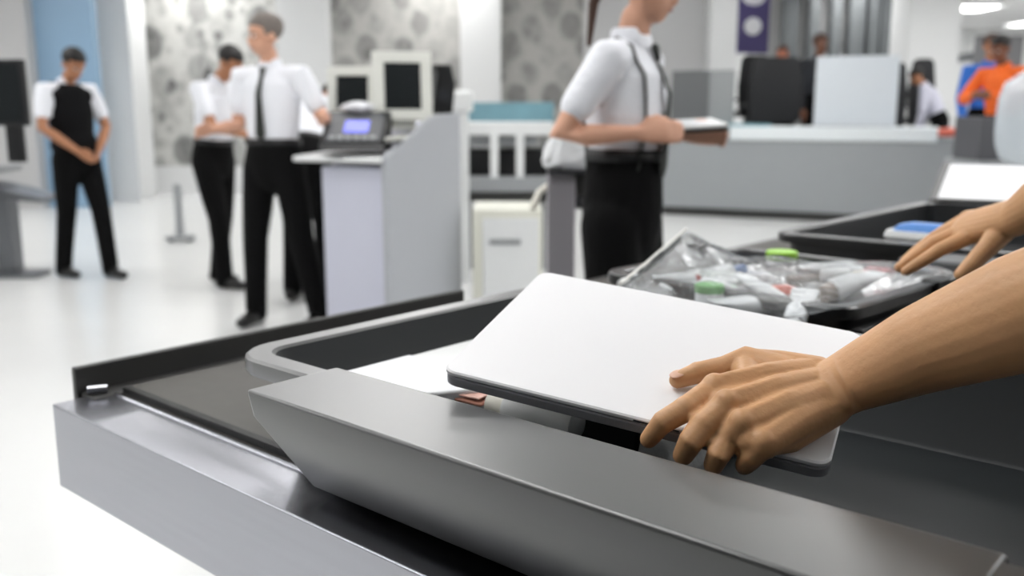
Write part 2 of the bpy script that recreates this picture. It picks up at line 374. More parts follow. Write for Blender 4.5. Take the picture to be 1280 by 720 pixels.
# local frame: origin at near-left corner of near rim, x' = along rim (dl reversed), y' = towards dw
T2.rotation_euler = (0, 0, math.atan2(-dl.y, -dl.x))
L2, W2, H2 = .42, .44, .110
obj('tub', tray_mesh(B(), L2, W2, H2, rim=.018, r=.035, slope=.035), 'tray_dark', T2, smooth=1)
b = B(); prism(b, [(-.012, H2 - .045), (-.012, H2 - .030), (.004, H2 - .028), (.012, H2 - .05)], 'x', .02, L2 - .02); obj('lower_flange', b, 'black_plastic', T2, bevel=.002)
b = B(); box(b, L2 * .66, L2 * .66 + .05, -.008, .020, H2 - .03, H2 + .006); obj('clip', b, 'black_plastic', T2, bevel=.004)
def T2p(x, y, z): return (T2.location + V((math.cos(T2.rotation_euler[2]) * x - math.sin(T2.rotation_euler[2]) * y, math.sin(T2.rotation_euler[2]) * x + math.cos(T2.rotation_euler[2]) * y, z)))
A2 = T2.rotation_euler[2]

def bottle(px, py, z, ln, r, ang, m, capm, label, capl=.02, name='bottle'):
    c = at(px, py, z); d = V((math.cos(ang), math.sin(ang), .06)).normalized()
    o = along(name, c - d * ln / 2, c + d * ln / 2, [(r * .3, 0), (r * .9, .02), (r, .1), (r, .82), (r * .8, .93), (r * .45, 1)], m, label, 'bottle' if name == 'bottle' else name.replace('_', ' '))
    obj('cap', lathe(B(), [(r * .5, ln), (r * .55, ln + .002), (r * .55, ln + capl), (r * .3, ln + capl + .002)]), capm, o, smooth=1); return o
M('blue_cap', (60, 110, 178), .4); M('green_lid', (150, 205, 60), .4); M('green_label', (120, 190, 130), .5); M('coral', (214, 108, 88), .5, var=.15, vscale=50)
M('rose', (196, 100, 104), .5); M('brown_plastic', (120, 104, 92), .5); M('clear_white', (240, 243, 245), .25, coat=.3)
ZI = .952
bottle(838, 352, ZI, .085, .013, R(10), 'clear_white', 'rose', 'white bottle with a rose cap in the clear bag, furthest left', .03)
bottle(862, 366, ZI - .01, .10, .018, R(-12), 'clear_white', 'green_label', 'frosted white bottle with pale green cap in the bag behind the laptop', .02)
bottle(897, 345, ZI + .005, .075, .017, R(40), 'clear_white', 'blue_cap', 'white bottle with a blue cap near the middle of the clear bag', .03)
o = obj('cream_jar', lathe(B(), [(.022, 0), (.026, .003), (.026, .024), (.024, .026)]), 'clear_white', None, smooth=1); o.location = at(976, 342, .93); tag(o, 'white jar with a bright lime lid in the clear bag', 'jar')
obj('lid', lathe(B(), [(.027, .026), (.028, .028), (.028, .04), (.026, .042)]), 'green_lid', o, smooth=1)
o = obj('cream_jar', lathe(B(), [(.018, 0), (.021, .003), (.021, .02), (.02, .022)]), 'clear_white', None, smooth=1); o.location = at(886, 383, .935); tag(o, 'small jar with a mid green lid close to the laptop back edge', 'jar')
obj('lid', lathe(B(), [(.0215, .022), (.022, .024), (.022, .032), (.02, .034)]), M('green_mid', (104, 178, 92), .4), o, smooth=1)
def tube_flat(px, py, z, ln, r, ang, tilt, m, capm, label):
    """cosmetics tube: round at the cap, crimped flat at the end"""
    c = at(px, py, z); d = V((math.cos(ang) * math.cos(tilt), math.sin(ang) * math.cos(tilt), math.sin(tilt))); n = 20
    x = V((0, 0, 1)).cross(d).normalized(); y = d.cross(x)
    rg = []
    for t, a, bb in ((0, r * .9, r * .9), (.05, r, r), (.4, r * 1.08, r * .85), (.8, r * 1.2, r * .35), (1, r * 1.25, .0012)):
        rg.append([V((a * math.cos(2 * PI * k / n), bb * math.sin(2 * PI * k / n), t * ln)) for k in range(n)])
    o = obj('cosmetic_tube', bridge(B(), rg), m, None, smooth=1); o.matrix_world = aim(c - d * ln / 2, x, y, d); tag(o, label, 'tube')
    obj('cap', lathe(B(), [(r * .7, -.018), (r * .75, -.016), (r * .8, 0), (r * .5, .001)]), capm, o, smooth=1)
tube_flat(950, 362, ZI + .008, .085, .017, R(150), R(32), 'clear_white', 'white_plastic', 'white crimped tube standing up steeply beside the lime lid')
tube_flat(925, 380, ZI - .005, .09, .016, R(195), R(8), 'clear_white', 'rose', 'white tube with small rose cap lying near the laptop edge')
tube_flat(1000, 382, ZI + .0, .075, .016, R(60), R(30), 'clear_white', 'clear_white', 'white tube pointing up in front of the coral pouch')
tube_flat(1070, 352, ZI + .012, .09, .019, R(20), R(16), 'clear_white', 'brown_plastic', 'wide white tube lying at the right of the clear bag')
bottle(1010, 349, ZI, .07, .008, R(-5), 'brown_plastic', 'brown_plastic', 'slim brown mascara stick lying across the clear bag', .03, 'mascara_stick')
bottle(1045, 344, ZI + .01, .05, .011, R(-10), 'white_plastic', M('beige', (196, 184, 160), .5), 'small white and beige stick near the right of the bag', .02, 'lip_balm')
def lump(name, px, py, z, r, m, label, cat, seed=0, amp=.25):
    b = B(); bmesh.ops.create_icosphere(b, subdivisions=4, radius=1)
    for v in b.verts:
        k = 1 + amp * pn(v.co * 2.2 + V((seed, seed, 0))); v.co = V((v.co.x * r[0] * k, v.co.y * r[1] * k, v.co.z * r[2] * k))
    o = obj(name, b, m, None, smooth=2); o.location = at(px, py, z); return tag(o, label, cat)
tube_flat(812, 350, ZI - .004, .08, .017, R(30), R(6), 'clear_white', 'white_plastic', 'white tube in the left corner of the clear bag')
tube_flat(915, 352, ZI + .004, .09, .018, R(-35), R(14), 'white_plastic', 'clear_white', 'white tube lying crosswise beside the cotton wad')
tube_flat(1030, 336, ZI + .012, .085, .016, R(170), R(5), 'clear_white', 'clear_white', 'pale tube at the far side of the bag near the lip balm')
lump('soap_pouch', 977, 370, ZI - .005, (.034, .022, .014), 'coral', 'crumpled coral pouch in the clear bag behind the laptop', 'pouch', 3, .5)
lump('soap_pouch', 1096, 343, ZI, (.028, .02, .012), 'rose', 'crumpled rose-red pouch under the reaching fingertips', 'pouch', 9, .5)
lump('tissue_wad', 858, 350, ZI - .012, (.040, .030, .015), 'white_paper', 'white tissue wad in the left part of the clear bag', 'tissue wad', 11, .5)
lump('tissue_wad', 945, 349, ZI - .010, (.034, .026, .013), 'white_paper', 'white tissue wad behind the steep white tube in the clear bag', 'tissue wad', 12, .5)
lump('tissue_wad', 1120, 342, ZI - .012, (.034, .022, .012), 'white_paper', 'white tissue wad at the right end of the clear bag', 'tissue wad', 13, .5)
lump('cotton_wad', 905, 364, ZI - .008, (.034, .028, .014), 'white_paper', 'soft white cotton wad in the middle of the clear bag', 'cotton wad', 5, .6)
lump('cloth_wad', 1040, 366, ZI - .02, (.030, .024, .012), 'dark_cloth', 'dark cloth wad at the bottom of the tray beside the coral pouch', 'cloth', 6, .4)
# dark pouch standing at the back of the tray
zp = atd(905, 330, 1.74)
pp = [atd(x, y, 1.74) - zp for x, y in ((852, 306), (866, 303), (962, 322), (985, 334))]
o = obj('zip_pouch', prism(B(), [(p.x, p.z) for p in pp] + [(pp[-1].x, .868 - zp.z), (pp[0].x, .868 - zp.z)], 'y', -.006, .006), 'dark_cloth', None, bevel=.003)
o.location = zp; tag(o, 'charcoal zip pouch standing at the back of the tray behind the clear bag', 'pouch')
q = at(857, 303, 1.0)
# clear bag: a wrinkled pillow of thin film over the toiletries
mb = bpy.data.materials.new('clear_film'); mb.use_nodes = True; nt = mb.node_tree; nt.nodes.clear()
N = nt.nodes.new; Lk = nt.links.new
out = N('ShaderNodeOutputMaterial'); tr = N('ShaderNodeBsdfTransparent'); tr.inputs[0].default_value = (.97, .98, .985, 1); gl = N('ShaderNodeBsdfGlossy'); gl.inputs['Roughness'].default_value = .12
df = N('ShaderNodeBsdfTranslucent'); df.inputs[0].default_value = (.93, .96, .98, 1); m1 = N('ShaderNodeMixShader'); m2 = N('ShaderNodeMixShader'); fr = N('ShaderNodeFresnel'); fr.inputs[0].default_value = 1.18
tcn = N('ShaderNodeTexCoord'); nz = N('ShaderNodeTexNoise'); nz.inputs['Scale'].default_value = 28; nz.inputs['Detail'].default_value = 3; nz.inputs['Distortion'].default_value = 1.2; bp = N('ShaderNodeBump'); bp.inputs['Strength'].default_value = .7; bp.inputs['Distance'].default_value = .006
Lk(tcn.outputs['Object'], nz.inputs[0]); Lk(nz.outputs[0], bp.inputs['Height']); Lk(bp.outputs[0], gl.inputs['Normal']); Lk(bp.outputs[0], fr.inputs['Normal'])
m1.inputs[0].default_value = .17; Lk(tr.outputs[0], m1.inputs[1]); Lk(df.outputs[0], m1.inputs[2]); fm = N('ShaderNodeMath'); fm.operation = 'MULTIPLY'; fm.inputs[1].default_value = .8; Lk(fr.outputs[0], fm.inputs[0]); Lk(fm.outputs[0], m2.inputs[0]); Lk(m1.outputs[0], m2.inputs[1]); Lk(gl.outputs[0], m2.inputs[2]); Lk(m2.outputs[0], out.inputs[0])
MT['clear_film'] = mb
outline = [(775, 356), (800, 338), (857, 303), (905, 322), (960, 318), (1030, 330), (1110, 326), (1180, 332), (1196, 340), (1120, 358), (1052, 374), (1004, 385), (940, 393), (860, 382), (800, 367)]
op = [at(x, y, .975) for x, y in outline]; op[2].z = 1.0; c0 = sum(op, V()) / len(op)
b = B(); NR = 14; per = 5; rim_pts = []
for i in range(len(op)):
    for k in range(per): rim_pts.append(op[i].lerp(op[(i + 1) % len(op)], k / per))
def bagz(p, f, up):
    h = (1 - f ** 2.2) ** .6
    w = .004 * pn(p * 14) + .002 * pn(p * 33 + V((3, 1, 2)))
    return (.014 * h + w * (1 if f < .98 else .3)) if up else (-.036 * h)
for up in (1, 0):
    rings = []
    for j in range(NR + 1):
        f = max(.02, j / NR); r_ = []
        for p in rim_pts:
            q_ = c0.lerp(p, f); q_ = V((q_.x, q_.y, .972 + (p.z - .975) * f ** 3)); q_.z += bagz(q_, f, up); r_.append(q_ - c0)
        rings.append(r_)
    bridge(b, rings, cap0=True, cap1=False)
bmesh.ops.remove_doubles(b, verts=b.verts, dist=.0008)
bag = obj('plastic_bag', b, 'clear_film', None, smooth=2); bag.location = c0; tag(bag, 'clear plastic bag bulging with toiletries in the tray behind the laptop', 'bag')
b = B(); z0 = [p - c0 for p in (op[0], op[1], op[2])]
limb(b, [z0[0] + V((0, 0, .001)), z0[1] + V((0, 0, .004)), z0[2] + V((0, 0, .001))], [.0022, .0022, .0022], n=8)
obj('zip_seal', b, M('zip_white', (226, 226, 220), .4), bag, smooth=2)

# ================================================================== FAR TRAYS AND THINGS ON THE BELT
T3o = at(963, 290, .96); T3o.z = .85
d3 = (at(1140, 254, .96) - at(963, 290, .96)); d3.z = 0; a3 = math.atan2(d3.y, d3.x) - PI / 2
T3 = empty('security_tray', T3o - V((0, 0, 0)) , a3, 'black screening tray further along the belt, behind the clear bag', 'tray')
obj('tub', tray_mesh(B(), .56, .98, .11, rim=.022, r=.04, slope=.03), 'tray_dark', T3, smooth=1)
b = B(); box(b, .03, .20, -.006, .02, .045, .062); obj('grip_bar', b, 'grey_plastic', T3, bevel=.003)
dk = empty('electronic_box', at(1094, 301, .955), a3, 'dark grey flat electronic box lying beside the black tray, near the reaching hand', 'electronic box'); dk.location.z = .85; dk.location += V((-.03, -.19, 0))
obj('casing', boxb(0, .34, .0, .16, 0, .10), M('device_grey', (92, 94, 96), .5, var=.04), dk, bevel=.006)
b = B()
for i in range(8):
    if i != 3: box(b, .02 + i * .0085, .0255 + i * .0085, -.0008, .0004, .062, .071 if i % 2 else .0695)
obj('faded_lettering', b, 'grey_plastic', dk)
pk = empty('package', at(1160, 300, .957), a3, 'white and blue soft package lying on the dark grey box beside the hand', 'package'); pk.location.z = .9505
b = bridge(B(), [rrect(-.08, .08, -.035, .045, .02, 0), rrect(-.085, .085, -.04, .05, .022, .012), rrect(-.08, .08, -.035, .045, .02, .024)]); obj('wrapper', b, 'white_plastic', pk, smooth=1)
b = bridge(B(), [rrect(-.07, .06, -.028, .04, .02, .024), rrect(-.06, .05, -.02, .034, .014, .036), rrect(-.04, .03, -.01, .024, .01, .040)]); obj('blue_top', b, M('blue_print', (86, 138, 208), .45, var=.2, vscale=30), pk, smooth=1)
# far tray with propped white sheet
T4o = at(1160, 252, .94); T4 = empty('security_tray', V((T4o.x, T4o.y, .85)), a3, 'black tray furthest along the belt with a white sheet propped in it', 'tray')
obj('tub', tray_mesh(B(), .56, .42, .10, rim=.02, r=.035, slope=.03), 'tray_dark', T4, smooth=1)
pr = empty('form_board', at(1166, 248, .97), a3 + R(12), 'white printed sheet on a black board leaning in the furthest tray', 'board')
mxp = MX.Rotation(R(14), 4, 'X')
obj('board', boxb(-.012, .62, -.01, .36, -.008, 0, mx=mxp), 'black_plastic', pr, bevel=.003)
obj('sheet', boxb(.012, .60, .004, .345, .0002, .0015, mx=mxp), 'white_paper', pr)

# ================================================================== PEOPLE
def fingers(bm, w, d, nrm, side, s=1.0, curl=.5, r=.0085):
    """palm and five fingers from wrist w along d; nrm = back of hand, side = thumb side"""
    d = d.normalized(); side = (side - d * side.dot(d)).normalized(); nrm = d.cross(side) if nrm is None else nrm
    nrm = (nrm - d * nrm.dot(d) - side * nrm.dot(side)).normalized()
    k = w + d * .085 * s
    limb(bm, [w, w + d * .04 * s, k], [(.026 * s, .019 * s), (.036 * s, .017 * s), (.039 * s, .014 * s)], side=side, n=12)
    for i, (o, L) in enumerate(((.029, .076), (.010, .084), (-.010, .078), (-.028, .062))):
        p = k + side * o * s - d * .004; dd = d; pts = [p - d * .015]
        q = p
        for j, fr_ in enumerate((.45, .3, .25)):
            dd = (dd - nrm * (curl * (j + .6) * .55)).normalized(); q = q + dd * L * fr_ * s; pts.append(q)
        limb(bm, pts, [r * s * 1.15, r * s * 1.05, r * s, r * s * .85], n=8)
    t0 = w + d * .03 * s + side * .026 * s
    limb(bm, [w + d * .015 * s + side * .01, t0 + side * .012 * s, t0 + d * .030 * s + side * .022 * s - nrm * .010, t0 + d * .058 * s + side * .016 * s - nrm * .018], [.014 * s, .0135 * s, .0105 * s, .0085 * s], n=8)

def person(label, loc, rz, H=1.75, lean=0, hp=.1, hy=0, sh=.19, armL=None, armR=None, legL=(-.1, 0), legR=(.1, 0), skin='skin_mid', hair='hair_black', top='shirt_white', legs='trouser_black',
           sleeve='short', tie=False, vest=False, seated=False, longhair=False, group=None, strap=False, hw=0, voxel=.0085, hairless_front=0, name='person', sidel=0, curl=.5, handside=0):
    s = H / 1.75; root = empty(name, loc, rz, label, 'person', group)
    X = V((1, 0, 0)); Z = V((0, 0, 1)); Y = V((0, 1, 0))
    pel = V((0, 0, .95 * s)); up = V((sidel, math.sin(lean), math.cos(lean))).normalized(); fw = V((0, math.cos(lean), -math.sin(lean)))
    nk = pel + up * .52 * s; shc = pel + up * .465 * s
    SL, SR = shc - X * sh * s, shc + X * sh * s
    hd = V((0, math.sin(lean + hp), math.cos(lean + hp))); hf = V((math.sin(hy) * 1, math.cos(lean + hp) * math.cos(hy), -math.sin(lean + hp) * math.cos(hy))).normalized()
    hc = nk + hd * .165 * s + fw * .012; hs = hd.cross(hf).normalized() * -1
    if armL is None: armL = ((-.04, .0, -.28), (.0, .05, -.24))
    if armR is None: armR = ((.04, .0, -.28), (.0, .05, -.24))
    EL, ER = SL + V(armL[0]) * s, SR + V(armR[0]) * s; WL, WR = EL + V(armL[1]) * s, ER + V(armR[1]) * s
    b = B()
    k = 1.0 if sh > .175 else .88
    tor = [pel - Z * .06 * s, pel + up * .02, pel + up * .14 * s, pel + up * .30 * s, pel + up * .42 * s, pel + up * .50 * s]
    trd = [(.15, .105), (.165 * k, .115), (.135 * k, .10), (.155 * k, .115), (.155 * k, .10), (.07, .06)]
    trd = [(a * s, c * s) for a, c in trd]
    limb(b, tor, trd, side=X, n=20)
    limb(b, [nk - up * .05, nk + hd * .07 * s + fw * .004], [.052 * s, .048 * s], n=14)
    hm = aim(hc, hs, hf, hd)
    # head pieces placed with the head matrix
    def hb(c, r):
        bmesh.ops.create_uvsphere(b, u_segments=18, v_segments=10, radius=1, matrix=hm @ MX.Translation(V(c)) @ MX.Diagonal((r[0] * s, r[1] * s, r[2] * s, 1)))
    hb((0, -.010 * s, .032 * s), (.074, .093, .080)); hb((0, .022 * s, -.035 * s), (.055, .062, .068)); hb((0, .050 * s, -.075 * s), (.030, .030, .024))
    hb((0, .090 * s, -.020 * s), (.013, .018, .024)); hb((0, .080 * s, -.052 * s), (.024, .012, .010))
    for q in (-1, 1): hb((q * .074 * s, -.005 * s, -.008 * s), (.010, .020, .030))
    for S_, E_, W_, q, hdir in ((SL, EL, WL, -1, V(armL[2]) if len(armL) > 2 else None), (SR, ER, WR, 1, V(armR[2]) if len(armR) > 2 else None)):
        limb(b, [shc + (S_ - shc) * .7, S_, S_.lerp(E_, .5), E_, E_.lerp(W_, .35), W_], [.055 * s, .054 * s * k, .046 * s * k, .038 * s * k, .039 * s * k, .025 * s * k], n=14)
        dv = hdir if hdir is not None else (W_ - E_).normalized(); sd = V((-q * .5, .85, 0)) if abs(dv.z) > .6 else V((-q * .3, 0, 1))
        fingers(b, W_, dv, V((q, .2, .2)) if abs(dv.z) > .6 else V((q * .9, 0, .5)), sd, s, curl)
    AN = []
    for q, lg in ((-1, legL), (1, legR)):
        hip = pel + V((q * .09 * s, 0, -.04 * s))
        if seated: kn = hip + V((q * .05, .42 * s, .0)); an = kn + V((0, .02, -.42 * s)); an.z = .08
        else:
            an = V((lg[0], lg[1], .085 * s)); mid = hip.lerp(an, .5); kn = mid + V((0, .03 + (lg[2] if len(lg) > 2 else 0), .01))
        AN.append((hip, kn, an)); limb(b, [hip, hip.lerp(kn, .5), kn, kn.lerp(an, .35), an], [.088 * s, .075 * s, .056 * s, .055 * s, .036 * s], n=14)
        limb(b, [an + V((0, -.02, -.03)), an + V((0, .12 * s, -.05 * s))], [.035 * s, .028 * s], n=10)
    remeshed('body', b, skin, root, voxel * s, 2)
    # clothes
    g = .013
    b = B(); rr = [(a + g, c + g) for a, c in trd]; limb(b, [tor[1] + up * .09 * s] + tor[2:5] + [nk - up * .015], [(.150 * k * s, .110 * s)] + rr[2:5] + [(.068 * s, .064 * s)], side=X, n=22)
    fr_ = .62 if sleeve == 'short' else .98
    for S_, E_, W_ in ((SL, EL, WL), (SR, ER, WR)):
        e = S_.lerp(E_, fr_); limb(b, [shc + (S_ - shc) * .55, S_, S_.lerp(e, .5), e], [.060 * s, .067 * s * k, .062 * s * k, .060 * s * k], n=16)
        if sleeve == 'long': limb(b, [E_, E_.lerp(W_, .95)], [.052 * s, .036 * s], n=14)
    tp = remeshed('shirt' if not vest else 'shirt', b, top, root, .011 * s, 3)
    b = B()
    cc = nk + up * .012 * s
    rg = [[cc + up * h + X * (a * math.cos(t)) + fw * (a * math.sin(t) + .006) - up * (.02 if math.sin(t) > .7 else 0) for t in [2 * PI * i / 20 for i in range(20)]] for a, h in ((.066 * s, -.02), (.064 * s, .02), (.057 * s, .026), (.056 * s, -.02))]
    bridge(b, rg, False, False); obj('collar', b, top, root, smooth=2)
    b = B(); limb(b, [tor[1] + up * (.06 + hw) * s, pel, tor[0] - Z * .02], [(.158 * k * s, .118 * s), (.176 * k * s, .126 * s), (.150 * s, .115 * s)], side=X, n=20)
    for hip, kn, an in AN: limb(b, [hip, hip.lerp(kn, .5), kn, kn.lerp(an, .5), an + V((0, 0, -.015))], [.098 * s, .088 * s, .072 * s, .066 * s, .062 * s], n=14)
    remeshed('trousers', b, legs, root, .011 * s, 3)
    b = B(); c1 = tor[1] + up * (.085 + hw) * s
    bridge(b, [[c1 + up * h + X * (a * .158 * k / .158 * math.cos(t)) + fw * (a * .72 * math.sin(t)) for t in [2 * PI * i / 28 for i in range(28)]] for a, h in ((.166 * s, -.018), (.168 * s, -.016), (.168 * s, .016), (.150 * s, .018))], False, False)
    if sleeve == 'short': obj('belt', b, 'black_plastic', root, smooth=2)
    else: b.free()
    for hip, kn, an in AN:
        b = B(); limb(b, [an + V((0, -.035, -.035)), an + V((0, .05, -.035)), an + V((0, .15 * s, -.048))], [(.042 * s, .045 * s), (.045 * s, .042 * s), (.042 * s, .030 * s)], side=X, n=14)
        zz = an.z - .085 * s
        for v in b.verts: v.co.z = max(v.co.z, zz + .004)
        obj('shoe', b, 'shoe_black', root, smooth=2)
    # hair: a cap over the skull
    b = B(); n0 = 0
    ball(b, (0, -.018 * s, .043 * s), (.081 * s, .096 * s, .083 * s), seg=24)
    for v in list(b.verts):
        if v.co.y > .035 * s and v.co.z < .062 * s: v.co.y = .030 * s; v.co.x *= .97
        if v.co.z < -.005 * s: v.co.y = min(v.co.y, -.03 * s)
        v.co += v.co.normalized() * .004 * pn(v.co * 30)
    if longhair: limb(b, [(0, -.075 * s, .03 * s), (0, -.125 * s, .01 * s), (0, -.145 * s, -.08 * s), (0, -.13 * s, -.20 * s)], [.022 * s, .018 * s, .016 * s, .008 * s], n=12)
    for v in b.verts: v.co = hm @ v.co
    obj('hair', b, hair, root, smooth=2)
    for q in (-1, 1):
        b = B(); ball(b, (q * .031 * s, .079 * s, .008 * s), (.012 * s, .008 * s, .006 * s), seg=12)
        for v in b.verts: v.co = hm @ v.co
        e_ = obj('eye', b, 'eye_white', root, smooth=2)
        b = B(); ball(b, (q * .031 * s, .0855 * s, .008 * s), (.005 * s, .003 * s, .005 * s), seg=10)
        for v in b.verts: v.co = hm @ v.co
        obj('iris', b, 'hair_black', e_, smooth=2)
        b = B(); limb(b, [(q * .018 * s, .084 * s, .024 * s), (q * .045 * s, .074 * s, .026 * s)], [.0035, .0025], n=8)
        for v in b.verts: v.co = hm @ v.co
        obj('eyebrow', b, hair, root, smooth=2)
    b = B(); ball(b, (0, .090 * s, -.052 * s), (.021 * s, .006 * s, .005 * s), seg=12)
    for v in b.verts: v.co = hm @ v.co
    obj('mouth', b, 'lip', root, smooth=2)
    def front(t, off=.018):      # point on the chest front, t 0 neck .. 1 belt
        p = (nk - up * .03).lerp(tor[1] + up * .09 * s, t); i = .50 - t * .42
        bb = .068 + (.125 - .068) * min(1, t * 3.2) if t < .32 else .125 - .012 * (t - .3)
        return p + fw * (bb * s + off)
    if tie:
        b = B(); rg = []
        for t in [i / 12 for i in range(13)]:
            w_ = (.016 if t == 0 else .011 + .022 * t) * s; p = front(t, .014)
            if t == 1: w_ = .004
            rg.append([p - X * w_, p + fw * .004, p + X * w_, p - fw * .004])
        bridge(b, rg); limb(b, [front(0) + up * .012, front(.05)], [(.018, .012), (.012, .01)], side=X, n=8); obj('tie', b, 'tie_dark', root, smooth=1)
    if vest:
        b = B(); vr = [(a + .020, c + .022) for a, c in trd]
        limb(b, [tor[1] + up * .04, tor[2], tor[3], tor[4] - up * .01], [vr[1], vr[2], vr[3], (vr[4][0] * .96, vr[4][1])], side=X, n=22)
        for q in (-1, 1): limb(b, [shc + X * q * .13 * s - fw * .05, shc + X * q * .12 * s + up * .045 * s, shc + X * q * .10 * s + fw * .07 - up * .05], [(.055, .03), (.055, .026), (.055, .03)], side=X, n=12)
        remeshed('vest', b, 'vest_black', root, .011 * s, 2)
    if strap:
        for q in (-1, 1):
            b = B(); path = []; ce = X * q * .088 * s
            cs = [(pel + up * h * s, -1) for h in (.13, .22, .31)] + [(R(a_), 0) for a_ in (-80, -50, -25, 0, 25, 50, 80)] + [(pel + up * h * s, 1) for h in (.36, .28, .20, .13)]
            for c_, m_ in cs:
                if m_: org = c_ + ce + fw * m_ * .5; dr_ = -fw * m_
                else: v_ = up * math.cos(c_) + fw * math.sin(c_); org = pel + up * .40 * s + ce + v_ * .4; dr_ = -v_
                h_ = tp.ray_cast(org, dr_)
                path.append((h_[1] if h_[0] else org + dr_ * .38) - dr_ * .003)
            rg = [[p - X * .013, p + (fw if i > 6 else -fw) * .003 + up * .003, p + X * .013, p - (fw if i > 6 else -fw) * .003 - up * .003] for i, p in enumerate(path)]
            bridge(b, rg); obj('suspender', b, 'tie_dark', root, smooth=1)
    return root
def fl(px, py): p = at(px, py, 0); return V((p.x, p.y, 0))

# officer in the black vest, far left
p = fl(108, 346)
m1_ = person('man in a black vest over a white shirt, head bowed, by the blue panel', p, R(180 + 58), 1.70, lean=-.09, hp=.72, hy=0, armL=((-.07, .06, -.27), (.17, .14, -.17)), armR=((.07, .06, -.27), (-.17, .14, -.17)),
             legL=(-.07, .20), legR=(.10, -.12), skin='skin_mid', vest=True)
m2_ = person('officer in a white shirt with short black hair bending his head, behind the grey-haired man', fl(276, 357), R(-112), 1.70, lean=.14, hp=.55, armL=((-.03, .12, -.25), (.05, .22, -.05)), armR=((.03, .12, -.25), (-.05, .22, -.05)),
             legL=(-.10, -.10), legR=(.10, .12), skin='skin_mid')
m3_ = person('grey-haired officer in a white shirt and dark tie beside the console', fl(352, 406), R(163), 1.75, lean=-.02, hp=.22, hy=.6, armL=((-.13, .0, -.245), (-.12, .20, .02)), armR=((.02, .02, -.27), (.03, .22, -.02)),
             legL=(-.24, -.02), legR=(.15, .02), skin='skin_light', hair='hair_grey', tie=True)
m4_ = person('officer in a white shirt leaning over the console behind the grey-haired man', fl(388, 376), R(-8), 1.72, lean=.85, hp=.45, armL=((-.10, .10, -.24), (.02, .22, -.02)), armR=((.14, .08, -.20), (.02, .20, .05)),
             legL=(-.12, .0), legR=(.12, .0), skin='skin_mid')
pw = atd(780, 180, 2.88); pw = V((pw.x, pw.y, 0))
wm = person('woman in a white shirt, dark tie and black suspenders holding a white tablet', pw, R(-120), 1.70, lean=.02, hp=.22, hy=-.45, sh=.155, hw=.07, armL=((-.01, -.05, -.25), (.02, .19, .02), (-.1, 1, 0)), armR=((.10, -.11, -.23), (-.13, .20, .01), (-.5, .86, .05)),
            skin='skin_light', hair='hair_brown', tie=True, strap=True, longhair=True, legL=(-.09, .02), legR=(.09, -.02), curl=.8)
# tablet held by the woman
tbm = empty('tablet', (0, 0, 0), 0, 'white tablet held in both hands by the woman with suspenders', 'tablet')
tp = atd(852, 157, 2.84); tbm.location = tp; tbm.rotation_euler = (R(6), R(-3), R(8))
obj('shell', bridge(B(), [rrect(-.12, .12, -.085, .085, .012, 0), rrect(-.12, .12, -.085, .085, .012, .008)]), 'white_plastic', tbm, bevel=.001)
obj('screen', boxb(-.105, .105, -.075, .075, .0081, .009), 'clear_white', tbm); obj('case_back', boxb(-.06, .115, -.08, .08, -.012, -.001), 'black_plastic', tbm, bevel=.004)

# ================================================================== THE PERSON REACHING IN FROM THE RIGHT
fp = empty('person', (0, 0, 0), 0, 'person reaching in from the right with bare forearms, holding the laptop and the bag', 'person')
def hand_arm(bm, wrist, knuckles, tips_chains, thumb, arm, frad, palmthk, nrm):
    pass
b = B(); UPH = LZ
# --- left hand on the laptop: joints measured over the lid plane
def J(px, py, h): return lray(px, py, h)
wr = J(1042, 487, .030)
mcp = [J(893, 487, .024), J(908, 508, .026), J(927, 532, .022), J(953, 556, .014)]
edge = lambda px: lap((px - 553) / 484 * LW - LW / 2, -LD / 2)
view = ray(860, 540).normalized()
def D(px, py, d): return atd(px, py, d)
def dep(p): r = p - V((0, 0, CH)); return r.y * math.cos(PT) - r.z * math.sin(PT)
dI = dep(J(826, 531, .004)); dM = dep(J(862, 547, .004)); dR = dep(J(900, 556, .004)); dP = dep(J(935, 566, .002))
ch_i = [mcp[0], J(858, 511, .019), D(828, 528, dI - .010), D(811, 549, dI + .002)]
ch_m = [mcp[1], J(879, 532, .016), D(864, 551, dM - .012), D(854, 569, dM + .002)]
ch_r = [mcp[2], J(908, 551, .008), D(898, 568, dR - .010), D(892, 581, dR + .003)]
ch_p = [mcp[3], D(940, 571, dP - .006), D(932, 580, dP + .002), D(930, 583, dP + .014)]
th = [J(985, 470, .022), J(930, 452, .020), J(905, 461, .017), J(872, 466, .013), J(847, 475, .0085)]
limb(b, ch_i, [.0118, .0108, .0096, .0078]); limb(b, ch_m, [.0122, .0116, .0104, .0088]); limb(b, ch_r, [.0116, .0108, .0098, .0084]); limb(b, ch_p, [.0108, .0096, .0084, .0072])
limb(b, th, [.017, .0145, .0115, .0098, .0078])
# knuckles
for c, r in ((ch_i[1], .0114), (ch_m[1], .0121), (ch_r[1], .0113), (mcp[0], .0118), (mcp[1], .0124), (mcp[2], .0118), (mcp[3], .0108), (th[3], .0102)): ball(b, c, r, seg=14)
